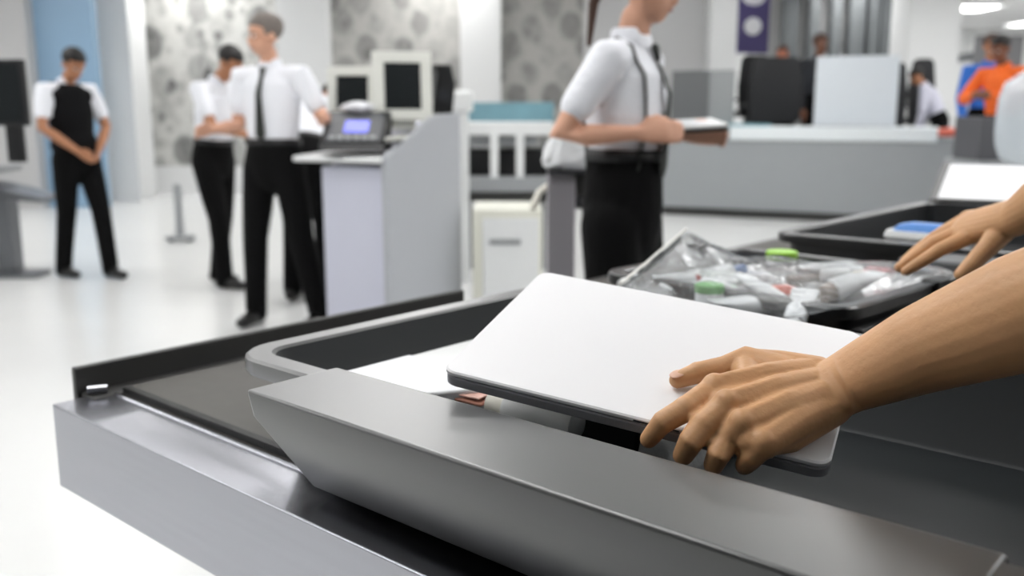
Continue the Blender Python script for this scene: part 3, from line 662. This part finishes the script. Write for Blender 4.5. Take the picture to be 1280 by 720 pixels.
# palm: metacarpals side by side
for q_, m_ in enumerate(mcp): ball(b, m_ + LZ * .003, (.0118, .0122, .0116, .0112)[q_], seg=14)
wl = [J(1022, 470, .026), J(1030, 482, .027), J(1036, 496, .026), J(1040, 508, .021)]
for i in range(4):
    m_ = mcp[i].lerp(wl[i], .5) + LZ * .003
    limb(b, [mcp[i], m_, wl[i]], [(.0122), (.0150), (.0165)], n=14)
limb(b, [mcp[0].lerp(mcp[1], .5) - LZ * .006, wl[1] - LZ * .003], [.014, .018]); limb(b, [mcp[2].lerp(mcp[3], .5) - LZ * .004, wl[2] - LZ * .002], [.013, .018])
limb(b, [mcp[3] + LZ * .002, J(985, 545, .010), wl[3]], [.0118, .0140, .0165])
limb(b, [th[1], J(975, 458, .022), wl[0]], [.0125, .0145, .0175]); limb(b, [th[1], mcp[0].lerp(wl[0], .35)], [.0115, .013])
# tendons on the back of the hand
for i in range(4): limb(b, [mcp[i] + LZ * .0095, mcp[i].lerp(wl[i], .5) + LZ * .0152, wl[i] + LZ * .0115], [.0046, .0036, .0026], n=8)
# wrist and forearm
A1 = J(1062, 476, .034); A2_ = D(1150, 437, dep(A1) - .035); A3_ = D(1280, 390, dep(A1) - .085); sidew = (wl[0] - wl[3]).normalized()
EL_ = A3_ + (A3_ - A2_).normalized() * .115 + V((.0, 0, .0)); SL_ = EL_ + V((.22, -.03, .20))
limb(b, [wl[1].lerp(wl[2], .5), wr, A1, A2_, A3_, EL_], [(.0285, .0175), (.0285, .0195), (.0300, .0225), (.0370, .0330), (.0455, .0430), (.045, .045)], side=sidew, n=24)
limb(b, [EL_, EL_.lerp(SL_, .5), SL_], [.042, .046, .052], n=20)
# --- right hand reaching into the bag
dW = 1.33
def E(px, py, d): return atd(px, py, d)
RW = E(1268, 272, 1.26)
RM = [E(1216, 294, 1.305), E(1209, 286, 1.325), E(1206, 279, 1.345), E(1210, 273, 1.365)]
RT = [[E(1175, 312, 1.315), E(1150, 328, 1.322), E(1132, 339, 1.33)], [E(1168, 303, 1.338), E(1142, 321, 1.344), E(1124, 334, 1.348)], [E(1169, 297, 1.358), E(1146, 314, 1.362), E(1131, 326, 1.364)], [E(1178, 291, 1.378), E(1159, 304, 1.382), E(1146, 314, 1.384)]]
for m_, t_ in zip(RM, RT): limb(b, [m_] + t_, [.0115, .0102, .0088, .0070]); limb(b, [m_, m_.lerp(RW, .6), RW], [.0125, .016, .020])
limb(b, [RW, E(1250, 292, 1.27), E(1232, 312, 1.265), E(1213, 332, 1.262), E(1201, 343, 1.262)], [.019, .0165, .0135, .0115, .009])
ER_ = E(1400, 192, 1.10)
limb(b, [RM[1].lerp(RM[2], .5), RW, RW.lerp(ER_, .3), ER_], [(.036, .015), (.030, .024), (.036, .032), (.044, .042)], side=(RM[0] - RM[3]).normalized(), n=22)
SR_ = ER_ + V((.16, -.20, .16)); limb(b, [ER_, ER_.lerp(SR_, .5), SR_], [.044, .046, .052], n=18)
arms = remeshed('tmp_arms', b, 'skin_tan', None, .0017, 4, .5)
# torso, head and legs of the same figure (leaning over the belt, outside the picture)
tb_ = B(); shc = (SL_ + SR_) / 2; latx = (SR_ - SL_).normalized(); pelv = V((1.32, .42, .95))
limb(tb_, [pelv - V((0, 0, .06)), pelv, pelv.lerp(shc, .4), pelv.lerp(shc, .75), shc], [(.15, .11), (.165, .115), (.13, .10), (.15, .11), (.14, .09)], side=latx, n=20)
for s_ in (SL_, SR_): limb(tb_, [shc, s_], [.06, .055])
spn = (shc - pelv).normalized(); nk_ = shc + spn * .06; hc_ = nk_ + spn * .12 + V((-.03, .03, .05))
limb(tb_, [shc, hc_], [.055, .048]); ball(tb_, hc_ + V((0, 0, .03)), (.088, .078, .092)); ball(tb_, hc_ + V((-.035, .01, -.04)), (.055, .055, .06)); ball(tb_, hc_ + V((-.095, .01, -.01)), (.016, .012, .02))
for q in (-1, 1):
    h_ = pelv + V((0, q * .09, -.05)); limb(tb_, [h_, V((1.30, .42 + q * .11, .48)), V((1.33, .42 + q * .12, .085))], [.088, .056, .037]); limb(tb_, [V((1.35, .42 + q * .12, .05)), V((1.22, .42 + q * .12, .035))], [.035, .028])
torso = remeshed('tmp_torso', tb_, 'skin_tan', None, .010, 2)
bmj = bmesh.new(); bmj.from_mesh(arms.data); bmj.from_mesh(torso.data)
bpy.data.objects.remove(arms); bpy.data.objects.remove(torso)
mj = bpy.data.meshes.new('body'); bmj.to_mesh(mj); bmj.free(); mj.materials.append(MT['skin_tan'])
for p_ in mj.polygons: p_.use_smooth = True
ob = bpy.data.objects.new('body', mj); COL.objects.link(ob); ob.parent = fp
b = B(); g = .013
limb(b, [pelv, pelv.lerp(shc, .4), pelv.lerp(shc, .75), shc + spn * .01], [(.175, .125), (.145, .115), (.165, .125), (.15, .10)], side=latx, n=22)
for s_, e_ in ((SL_, EL_), (SR_, ER_)): limb(b, [shc.lerp(s_, .5), s_, s_.lerp(e_, .6)], [.07, .068, .060])
remeshed('shirt', b, M('shirt_blue', (120, 140, 170), .85, bump=.4, bscale=40), fp, .012, 3)
b = B(); limb(b, [pelv + spn * .06, pelv, pelv - V((0, 0, .06))], [(.165, .12), (.178, .128), (.16, .12)], side=latx, n=20)
for q in (-1, 1): limb(b, [pelv + V((0, q * .09, -.05)), V((1.30, .42 + q * .11, .48)), V((1.33, .42 + q * .12, .085))], [.10, .072, .062])
remeshed('trousers', b, 'trouser_black', fp, .012, 3)
b = B(); ball(b, hc_ + V((.012, 0, .045)), (.093, .084, .090)); obj('hair', b, 'hair_brown', fp, smooth=2)
for q in (-1, 1):
    b = B(); limb(b, [V((1.37, .42 + q * .12, .045)), V((1.19, .42 + q * .12, .035))], [.045, .034]); obj('shoe', b, 'shoe_black', fp, smooth=2)
    b = B(); ball(b, hc_ + V((-.078, .01 + q * .03, .025)), (.009, .012, .007)); obj('eye', b, 'eye_white', fp, smooth=2)
# nails
def nail(c, nx, d, w=.0055, l=.0065):
    d = d.normalized(); nx = (nx - d * nx.dot(d)).normalized(); s_ = d.cross(nx)
    b = B(); ball(b, (0, 0, 0), (w, l, .0013), seg=14); o = obj('fingernail', b, 'skin_nail', fp, smooth=2); o.matrix_world = aim(c, s_, d, nx)
nail(th[4] + LZ * .0066 + (th[4] - th[3]).normalized() * .001, LZ, th[4] - th[3], .006, .0072)
for c_, up_ in ((ch_r, .0064),): nail(c_[3] + (-ray(892, 584).normalized()) * .0048 + (c_[3] - c_[2]).normalized() * .003, -ray(892, 584) , c_[3] - c_[2], .0048, .005)

# ================================================================== CONSOLE
K0 = V((atd(490, 140, 4.9).x, 4.75, 0)); K1 = V((atd(577, 140, 5.5).x, 5.5, 0))
sd = (K1 - K0).normalized(); SLn = (K1 - K0).length; ka = math.atan2(sd.y, sd.x)
KD = empty('operator_console', K0, ka, 'pale grey console desk with a sloping side, centre left behind the trays', 'console')
# local x = along the side panel, local y = away to the left
b = B(); prism(b, [(0, 0), (SLn, 0), (SLn, 1.22), (SLn * .62, 1.20), (0, 1.0)], 'y', 0, .04); obj('side_panel', b, 'cabinet_grey', KD, bevel=.01)
b = B(); prism(b, [(.03, 0.06), (SLn - .02, .06), (SLn - .02, 1.17), (SLn * .6, 1.10), (.25, .96), (.03, .94)], 'y', .04, .42); obj('cabinet_body', b, 'cabinet_lilac', KD, bevel=.006)
b = B(); prism(b, [(-.03, .965), (.30, .985), (.30, 1.01), (-.03, .995)], 'y', .03, .56); obj('desk_shelf', b, 'white_plastic', KD, bevel=.01)
b = B(); box(b, .25, .6, .42, .54, 0.0, .93); obj('side_cabinet', b, M('cab_beige', (196, 196, 196), .5), KD, bevel=.006)
def kpt(px, py, d): return atd(px, py, d)
def monitor(px, py, d, w, h, fr, rz, label, tilt=-.1):
    p = kpt(px, py, d); t = empty('monitor', p, rz, label, 'monitor', None)
    mx = MX.Rotation(tilt, 4, 'X')
    b = B()
    for a in ((-w / 2, w / 2, -h / 2, -h / 2 + fr), (-w / 2, w / 2, h / 2 - fr, h / 2), (-w / 2, -w / 2 + fr, -h / 2 + fr, h / 2 - fr), (w / 2 - fr, w / 2, -h / 2 + fr, h / 2 - fr)): box(b, a[0], a[1], -.02, .03, a[2], a[3], mx=mx)
    obj('bezel', b, 'monitor_white', t, bevel=.004); obj('screen', boxb(-w / 2 + fr, w / 2 - fr, -.006, .0, -h / 2 + fr, h / 2 - fr, mx=mx), 'screen_dark', t)
    obj('back_shell', boxb(-w / 2 + .02, w / 2 - .02, .03, .10, -h / 2 + .02, h / 2 - .02, mx=mx), 'monitor_white', t, bevel=.015)
    obj('foot', boxb(-.07, .07, 0, .14, -h / 2 - .05, -h / 2 - .0), 'monitor_white', t, bevel=.004); return t
M('monitor_white', (222, 223, 216), .45)
monitor(441, 116, 5.30, .29, .29, .052, R(-8), 'white-framed monitor on the console, the lower left one of the pair', -.1)
monitor(503, 108, 5.10, .32, .37, .060, R(14), 'white-framed monitor on the console, the taller right one of the pair', -.1)
sp = empty('speaker', kpt(549, 142, 5.38), R(20), 'black angular box standing at the top right of the console', 'speaker')
b = B(); prism(b, [(-.065, 0), (.055, 0), (.075, .16), (.05, .27), (-.05, .27), (-.03, .22)], 'y', -.09, .09); obj('cabinet', b, 'black_plastic', sp, bevel=.008)
b = B(); cyl(b, (.0, -.095, .1), (.0, -.088, .1), .035); obj('grille', b, 'dark_cloth', sp)
# control deck with blue screen
ct = empty('control_panel', kpt(438, 189, 4.75), R(0), 'black control deck with a small lit blue screen on the console shelf', 'control panel')
b = B(); prism(b, [(-.14, 0), (.14, 0), (.16, .17), (.10, .19), (-.10, .19), (-.10, .17)], 'y', 0, .1); 
b.free(); b = B(); prism(b, [(0, 0), (.34, 0), (.34, .20), (.27, .19), (.02, .04)], 'x', -.16, .17); obj('housing', b, 'black_plastic', ct, bevel=.006)
sl = MX.Translation(V((.005, .02, .04))) @ MX.Rotation(math.atan2(.15, .25), 4, 'X')
obj('key_deck', boxb(-.14, .14, .01, .28, .001, .005, mx=sl), M('deck_grey', (74, 76, 80), .5), ct)
obj('blue_screen', boxb(-.055, .07, .09, .20, .006, .009, mx=sl), 'screen_blue', ct)
b = B()
for i in range(6): box(b, -.12 + i * .042, -.095 + i * .042, .025, .05, .006, .012, mx=sl)
obj('key_row', b, 'grey_plastic', ct)
o = obj('keyboard', boxb(-.06, .06, -.16, .16, 0, .02), 'monitor_white', None, bevel=.004); o.location = kpt(500, 176, 4.95); o.rotation_euler = (0, R(-12), R(-20)); tag(o, 'white keyboard on the sloping console top below the taller monitor', 'keyboard')
o = lump('folded_paper', 448, 133, 1.22, (.085, .05, .028), 'white_paper', 'white crumpled paper lying on top of the black control deck', 'paper', 2, .3); o.location = kpt(448, 134, 5.0)

# ================================================================== BACK LEFT: screen and desk
pd = atd(15, 116, 4.9); t = empty('monitor', pd, R(-10), 'black flat screen at the far left edge beside the blue panel', 'monitor')
obj('bezel', boxb(-.30, .075, -.01, .03, -.17, .17), 'black_plastic', t, bevel=.006); obj('screen', boxb(-.28, .055, -.012, -.009, -.15, .15), 'screen_dark', t); obj('neck', boxb(-.06, .03, .0, .03, -.36, -.16), 'black_plastic', t)
dp = fl(10, 345); t = empty('side_table', V((dp.x, dp.y, 0)), 0, 'grey work table with a white top at the far left edge', 'table')
obj('tabletop', boxb(-.7, .03, -.3, .3, .78, .82), 'grey_plastic', t, bevel=.006); b = B(); prism(b, [(-.5, .62), (.33, .56), (.33, .59), (-.1, .70), (-.5, .72)], 'y', -.05, .3); obj('lower_shelf', b, 'steel_dark', t, bevel=.004)
for x, m_ in ((-.14, 'grey_plastic'), (.03, 'steel_dark')):
    obj('leg', boxb(x - .05, x + .05, -.05, .1, 0.02, .6), m_, t, bevel=.004)
b = B(); box(b, -.2, .28, -.12, .1, 0, .04); obj('foot', b, 'steel_dark', t, bevel=.01)
q_ = atd(227, 300, 8.5)
# floor stand in the back
t = empty('sign_stand', fl(226, 302), 0, 'small pale stand on casters on the floor before the patterned wall', 'stand')
obj('post', boxb(-.03, .03, -.03, .03, .05, .55), 'grey_plastic', t); obj('base', boxb(-.12, .12, -.1, .1, .03, .06), 'grey_plastic', t, bevel=.005)
for x in (-.09, .09): b = B(); cyl(b, (x, -.02, .03), (x, .02, .03), .03); obj('caster', b, 'steel_dark', t)

# ================================================================== CENTRE BACK: x-ray line, cabinet, stand
def pxbox(name, px0, px1, py0, py1, d, depth, m, label, cat, parent=None, bevel=.005):
    """upright box whose front face spans the given photo rectangle at distance d"""
    a = atd(px0, py1, d); c = atd(px1, py0, d)
    b = boxb(0, c.x - a.x, 0, depth, 0, c.z - a.z); 
    if parent is None: o = obj(name, b, m, None, bevel=bevel); o.location = a; return tag(o, label, cat)
    for v in b.verts: v.co += a - parent.location
    return obj(name, b, m, parent, bevel=bevel)
dx = 7.2; base = atd(575, 250, dx); base.z = 0
xr = empty('roller_table', base, 0, 'white roller table with dark machinery below, behind the console and left of the woman', 'table')
pxbox('upper_shelf', 575, 692, 153, 169, dx, .7, 'white_plastic', '', '', xr)
pxbox('lower_shelf', 570, 695, 222, 240, dx, .7, 'grey_plastic', '', '', xr)
pxbox('plinth', 570, 690, 240, 252, dx + .05, .6, 'black_metal', '', '', xr)
pxbox('machine_housing', 575, 688, 186, 222, dx + .25, .4, 'black_plastic', '', '', xr)
pxbox('middle_shelf', 575, 672, 169, 183, dx + .1, .5, 'grey_plastic', '', '', xr)
for x in (618, 650): pxbox('strut', x - 5, x + 5, 169, 224, dx + .02, .05, 'white_plastic', '', '', xr, .003)
a_ = atd(575, 250, dx); 
for x in (0.05, .62): obj('leg', boxb(x, x + .04, .1, .14, 0, atd(600, 252, dx).z), 'steel_dark', xr)
M('teal_glass', (120, 160, 172), .2, var=.25, vscale=3)
o = pxbox('glass_screen', 578, 692, 128, 152, 8.3, .03, 'teal_glass', 'teal glass screen standing above the roller table', 'glass screen')
gs = o
b = B(); box(b, .05, .08, .0, .03, -o.location.z, 0.01); box(b, .7, .73, .0, .03, -o.location.z, 0.01); obj('post', b, 'steel_dark', o)
o = pxbox('machine_cover', 556, 590, 113, 140, 6.6, .2, 'white_plastic', 'small white box behind the console top, right of the black speaker', 'box', bevel=.02)
b = B(); box(b, .02, .16, .02, .18, -o.location.z, .005); obj('pedestal', b, 'white_plastic', o)
c5 = fl(632, 368)
cb = empty('floor_cabinet', V((atd(590, 140, 5.4).x, 5.4, 0)), 0, 'low cream-white cabinet with a grey slot handle standing behind the trays', 'cabinet')
M('cream_white', (226, 226, 214), .5, var=.02)
ww = atd(678, 140, 5.4).x - cb.location.x; hh = atd(630, 262, 5.4).z
obj('body', boxb(0, ww, 0, .5, 0, hh), 'cream_white', cb, bevel=.008)
dr = obj('door', boxb(.06, ww - .02, -.018, -.001, .04, hh - .05), 'white_plastic', cb, bevel=.004)
hx0 = atd(612, 140, 5.4).x - cb.location.x; hz = atd(630, 303, 5.4).z; obj('handle', boxb(hx0, hx0 + .18, -.03, -.019, hz - .014, hz + .014), 'grey_plastic', dr, bevel=.003)
# grey pedestal with crumpled white bag
ps = atd(700, 340, 3.4); sx0 = atd(684, 140, 3.4).x; sx1 = atd(718, 140, 3.4).x
pt = empty('bag_stand', V(((sx0 + sx1) / 2, 3.4, 0)), 0, 'grey upright pedestal under the white bag, left of the woman', 'stand')
zt = atd(700, 214, 3.45).z; w2 = (sx1 - sx0) / 2
obj('column', boxb(-w2, w2, -.05, .06, 0.02, zt), M('post_grey', (136, 133, 138), .45), pt, bevel=.006); obj('base', boxb(-.16, .16, -.14, .14, 0, .02), 'steel_dark', pt, bevel=.004)
obj('top_plate', boxb(-w2, .12, -.08, .10, zt, zt + .012), 'steel_dark', pt)
obj('side_bracket', boxb(w2, w2 + .045, -.02, .04, zt - .13, zt), 'black_metal', pt, bevel=.003); b = B(); cyl(b, (w2 + .02, -.03, zt - .10), (w2 + .02, -.01, zt - .10), .018); obj('knob', b, 'steel', pt, smooth=1)
b = B(); limb(b, [(-w2 - .0, 0, zt - .05), (-w2 - .03, -.02, zt - .07), (-w2 - .05, -.03, zt - .12)], [.012, .012, .016], n=10); obj('hook', b, M('cream', (220, 218, 208), .5), pt, smooth=2)
b = B(); bmesh.ops.create_icosphere(b, subdivisions=4, radius=1)
for v in b.verts:
    k = 1 + .16 * pn(v.co * 2.4 + V((7, 2, 5))); p3 = v.co.copy()
    for i in range(3): p3[i] = math.copysign(abs(p3[i]) ** .55, p3[i])
    v.co = V((p3.x * (.10 - .012 * p3.z) * k + .015 * p3.z, p3.y * .07 * k, p3.z * .072 * k))
o = obj('shopping_bag', b, M('bag_white', (226, 228, 230), .55, bump=1, bscale=25), None, smooth=2); o.location = V((pt.location.x + .045, 3.4, zt + .012 + .070)); tag(o, 'crumpled white bag set on the grey pedestal beside the woman', 'bag')

# ================================================================== COUNTER
cA = at(822, 268, 0); cB = at(1214, 286, 0); dC = (cB - cA); LC_ = dC.length; aC = math.atan2(dC.y, dC.x)
CT = empty('reception_counter', V((cA.x, cA.y, 0)), aC, 'long grey reception counter across the middle distance, right of the woman', 'counter')
HC = atd(1000, 178, cB.y * 1.0).z
obj('front_panel', boxb(0, LC_, 0, .9, .10, HC), 'counter_grey', CT, bevel=.01); obj('plinth', boxb(.05, LC_ - .05, .05, .85, 0, .10), 'black_metal', CT)
f0 = (917 - 822) / (1214 - 822) * LC_; f1 = (1168 - 822) / (1214 - 822) * LC_
obj('worktop', boxb(f0, f1, -.02, .85, HC, HC + .15), M('worktop_white', (226, 232, 234), .4), CT, bevel=.01)
obj('worktop_end', boxb(f1, LC_ + .01, -.01, .9, HC, HC + .04), 'grey_plastic', CT, bevel=.01)
def cpt(x, y, z): return CT.matrix_basis @ V((x, y, z)) if False else (V((cA.x, cA.y, 0)) + MX.Rotation(aC, 4, 'Z') @ V((x, y, z)))
def cnt(px, y=0): return (px - 822) / (1214 - 822) * LC_
t = empty('desk_screen', cpt(cnt(1068), .3, HC + .15), aC, 'large pale grey privacy screen standing on the white counter top', 'screen')
hs_ = .78; obj('panel', boxb(-(cnt(1118) - cnt(1018)) / 2, (cnt(1118) - cnt(1018)) / 2, 0, .02, 0.01, hs_), M('acrylic', (206, 212, 217), .3, var=.02), t, bevel=.004)
obj('foot_rail', boxb(-.4, .4, -.04, .06, 0, .012), 'grey_plastic', t)
t = empty('booth_screen', cpt(cnt(872), .25, HC), aC, 'dark grey booth divider with a lighter right half, beside the woman\'s tablet', 'screen')
w_ = cnt(915) - cnt(828); obj('dark_panel', boxb(-w_ / 2, w_ * .1, 0, .03, 0, .80), M('screen_grey', (100, 102, 103), .35), t, bevel=.004); obj('light_panel', boxb(w_ * .1 + .005, w_ / 2, -.02, .01, 0, .80), M('screen_grey_light', (142, 145, 146), .4), t, bevel=.004)
o = obj('file_tray', boxb(-.35, .3, -.12, .12, 0, .03), M('teal', (130, 170, 180), .4), None, bevel=.005); o.location = cpt(cnt(930), .2, HC + .15); o.rotation_euler = (0, 0, aC); tag(o, 'flat teal file tray at the left end of the white counter top', 'file tray')
o = lump('bundle', 1172, 158, 1.1, (.18, .06, .05), 'coral', 'small red-orange bundle at the right end of the counter', 'bundle', 4, .3); o.location = cpt(cnt(1178), .3, HC + .095)
# office chairs and people behind the counter
def past(px, off):          # depth of the spot 'off' metres behind the counter front, in the direction of a photo column
    r = ray(px, 140); r.z = 0; n_ = V((-math.sin(aC), math.cos(aC), 0)); t = (cA - V((0, 0, cA.z))).dot(n_) / r.dot(n_); return t + off / r.dot(n_)
def office_chair(px, off, label, top=72, w=.5):
    d = past(px, off); p = atd(px, 140, d); zt_ = atd(px, top, d).z
    t = empty('office_chair', V((p.x, p.y, .0)), 0, label, 'chair', 'black high-backed office chairs')
    rg = [rrect(-w / 2, w / 2, -.05, .05, .04, zt_ - .78), rrect(-w / 2 - .02, w / 2 + .02, -.05, .05, .04, zt_ - .4), rrect(-w / 2 + .02, w / 2 - .02, -.04, .06, .04, zt_ - .04), rrect(-w / 2 + .07, w / 2 - .07, -.03, .05, .03, zt_)]
    obj('backrest', bridge(B(), rg), 'chair_black', t, smooth=1); z_ = zt_ - .82
    obj('seat', bridge(B(), [rrect(-w * .45, w * .45, .0, .5, .06, z_), rrect(-w * .45, w * .45, 0, .5, .06, z_ + .09)]), 'chair_black', t, bevel=.015)
    b = B(); cyl(b, (0, .25, .06), (0, .25, z_), .03); obj('gas_column', b, 'steel_dark', t, smooth=1)
    for k_ in range(5):
        b = B(); an_ = k_ * 2 * PI / 5; limb(b, [(0, .25, .10), (.3 * math.cos(an_), .25 + .3 * math.sin(an_), .06)], [.025, .018], n=8); ball(b, (.3 * math.cos(an_), .25 + .3 * math.sin(an_), .03), .03, seg=10); obj('leg', b, 'black_plastic', t, smooth=2)
    for q in (-1, 1): obj('armrest', boxb(q * w * .5 - .02, q * w * .5 + .02, .05, .38, z_ + .22, z_ + .26), 'chair_black', t, bevel=.01)
    return t
M('chair_black', (26, 27, 30), .6, var=.1)
office_chair(941, 2.1, 'black office chair farthest left, under the purple banner', 70, .4)
office_chair(968, 1.1, 'black high-backed office chair at the left, below the reddish head', 72, .62)
office_chair(1110, 1.5, 'dark office chair just right of the pale privacy screen', 78, .4)
office_chair(1150, 2.2, 'black office chair beside the seated person in the pale shirt', 74, .3)
def behind(label, px, d, headtop, rz, **k):
    if d < 5: d = past(px, d)
    p = atd(px, 140, d); z = atd(px, headtop, d).z; H = k.pop('H', 1.75)
    o = person(label, V((p.x, p.y, max(0, z - H))), rz, H, voxel=.013, **k); return o
# raised floor behind the counter that carries the staff
pf = struct('trim_14', boxb(cnt(905) + cA.x * 0, LC_ + .5, 0.95, 3.4, 0, .20), 'counter_grey'); pf.location = (cA.x, cA.y, 0); pf.rotation_euler = (0, 0, aC)
behind('person with reddish bald head seen above the dark high-backed chair', 975, 1.9, 58, R(150), H=1.72, skin='coral_skin' if 'coral_skin' in MT else (M('coral_skin', (206, 128, 100), .55) and 'coral_skin'), hair='hair_brown', top='dark_cloth', sleeve='long')
behind('person in a dark grey jacket with brown hair standing left of the pale screen', 1019, 1.5, 44, R(200), H=1.86, skin='skin_dark', hair='hair_brown', top='dark_cloth', sleeve='long')
behind('black-haired person in a pale lilac shirt behind the right end of the counter', 1176, 1.7, 76, R(60), H=1.58, lean=.45, hp=.2, hair='hair_black', top='lilac' if 'lilac' in MT else (M('lilac', (206, 206, 220), .8) and 'lilac'), sleeve='long')
behind('person in a bright blue shirt standing behind the one in the orange vest', 1231, 9.2, 44, R(180), H=1.78, skin='skin_mid', hair='hair_brown', top='blue_shirt' if 'blue_shirt' in MT else (M('blue_shirt', (50, 110, 200), .8) and 'blue_shirt'), sleeve='long')
behind('person in an orange high-visibility top at the right edge of the hall', 1254, 8.4, 44, R(120), H=1.76, lean=.1, hp=.3, skin='skin_dark', hair='hair_black', top='orange_vest' if 'orange_vest' in MT else (M('orange_vest', (240, 110, 40), .8, var=.1) and 'orange_vest'), sleeve='long', armR=((.1, .1, -.22), (-.2, .18, .02)), armL=((-.1, .1, -.22), (.2, .18, .02)))
# poster
t = empty('poster', V((xw(936, 13.6), 13.6, 0)), 0, 'purple standing banner with a white round emblem, left of the slatted wall', 'banner')
zb, zt2 = atd(936, 70, 13.8).z, atd(936, -6, 13.8).z; M('purple', (74, 66, 112), .6, var=.1, vscale=3)
obj('sheet', boxb(-.23, .23, -.01, .01, zb, min(3.3, zt2)), 'purple', t); b = B(); cz = atd(936, 38, 13.8).z; cyl(b, (0, -.016, cz), (0, -.011, cz), .12, n=32); obj('emblem', b, 'white_paper', t)
b = B(); cz2 = atd(936, 4, 13.8).z; ball(b, (0, -.011, cz2), (.16, .006, .11)); obj('heading', b, 'white_paper', t, smooth=2)
obj('banner_foot', boxb(-.25, .25, -.15, .15, 0, .06), 'black_plastic', t, bevel=.005); b = B(); cyl(b, (0, .02, .05), (0, .02, zb + .1), .015); obj('post', b, 'steel_dark', t)
o = pxbox('notice_sheet', 1033, 1049, 44, 78, 17.4, .01, 'white_paper', 'white sheet hung before the dark slats above the pale screen', 'notice', bevel=.001)
b = B(); cyl(b, (.1, .03, .2), (.1, .03, -o.location.z), .015, n=10); obj('stand', b, 'steel_dark', o)
def desk_item(name, px, py, d, r, m, label, cat, seed=0): 
    o = lump(name, px, py, 1.5, r, m, label, cat, seed, .15); o.location = atd(px, py, d); return o
# globe glass thing at right, grey bin
t = empty('visor_booth', V((atd(1262, 140, 7.0).x, 7.0, 0)), 0, 'rounded pale blue glass shield on a grey stand at the right edge', 'shield')
b = B(); zc = atd(1262, 150, 7.1).z
rg = []
for j in range(9):
    v_ = -1 + 2 * j / 8; hw = .17 * (1 - abs(v_) ** 3) ** .5 + .03
    rg.append([V((hw * math.cos(a) * 1.2 + .08, -.10 * math.sin(a), zc + .36 * v_)) for a in [2 * PI * i / 20 for i in range(20)]])
bridge(b, rg); obj('shield', b, M('pale_glass', (204, 212, 218), .15, alpha=.75, coat=.5), t, smooth=2)
obj('stand', boxb(-.02, .2, -.05, .05, 0.02, zc - .3), 'grey_plastic', t, bevel=.01); obj('base', boxb(-.2, .4, -.2, .2, 0, .02), 'steel_dark', t)
t = empty('side_table', V((atd(1218, 140, 7.6).x, 7.6, 0)), 0, 'grey table at the right edge beyond the trays', 'table')
zt_ = atd(1240, 200, 7.7).z; obj('tabletop', boxb(0, 1.2, 0, .6, zt_ - .05, zt_), 'grey_plastic', t, bevel=.005)
obj('bin_unit', boxb(.02, .30, .05, .5, zt_ + .001, zt_ + .35), M('bin_dark', (80, 80, 84), .5), t, bevel=.01); obj('front_shelf', boxb(0, 1.2, .02, .5, zt_ - .22, zt_ - .12), 'steel_dark', t)
for x in (.05, 1.1):
    for y in (.05, .5): obj('leg', boxb(x, x + .04, y, y + .04, 0, zt_ - .23), 'steel_dark', t)
# wall screen
t = empty('wall_screen', V((xw(1238, 22), 21.9, atd(1238, 70, 22.2).z)), 0, 'dark display panel high on the far right wall', 'display'); obj('panel', boxb(-.55, .55, -.05, .05, -.4, .4), M('panel_grey', (112, 112, 114), .5), t, bevel=.02)
obj('bracket', boxb(-.05, .05, .05, 4.1, -.1, .1), 'steel_dark', t)
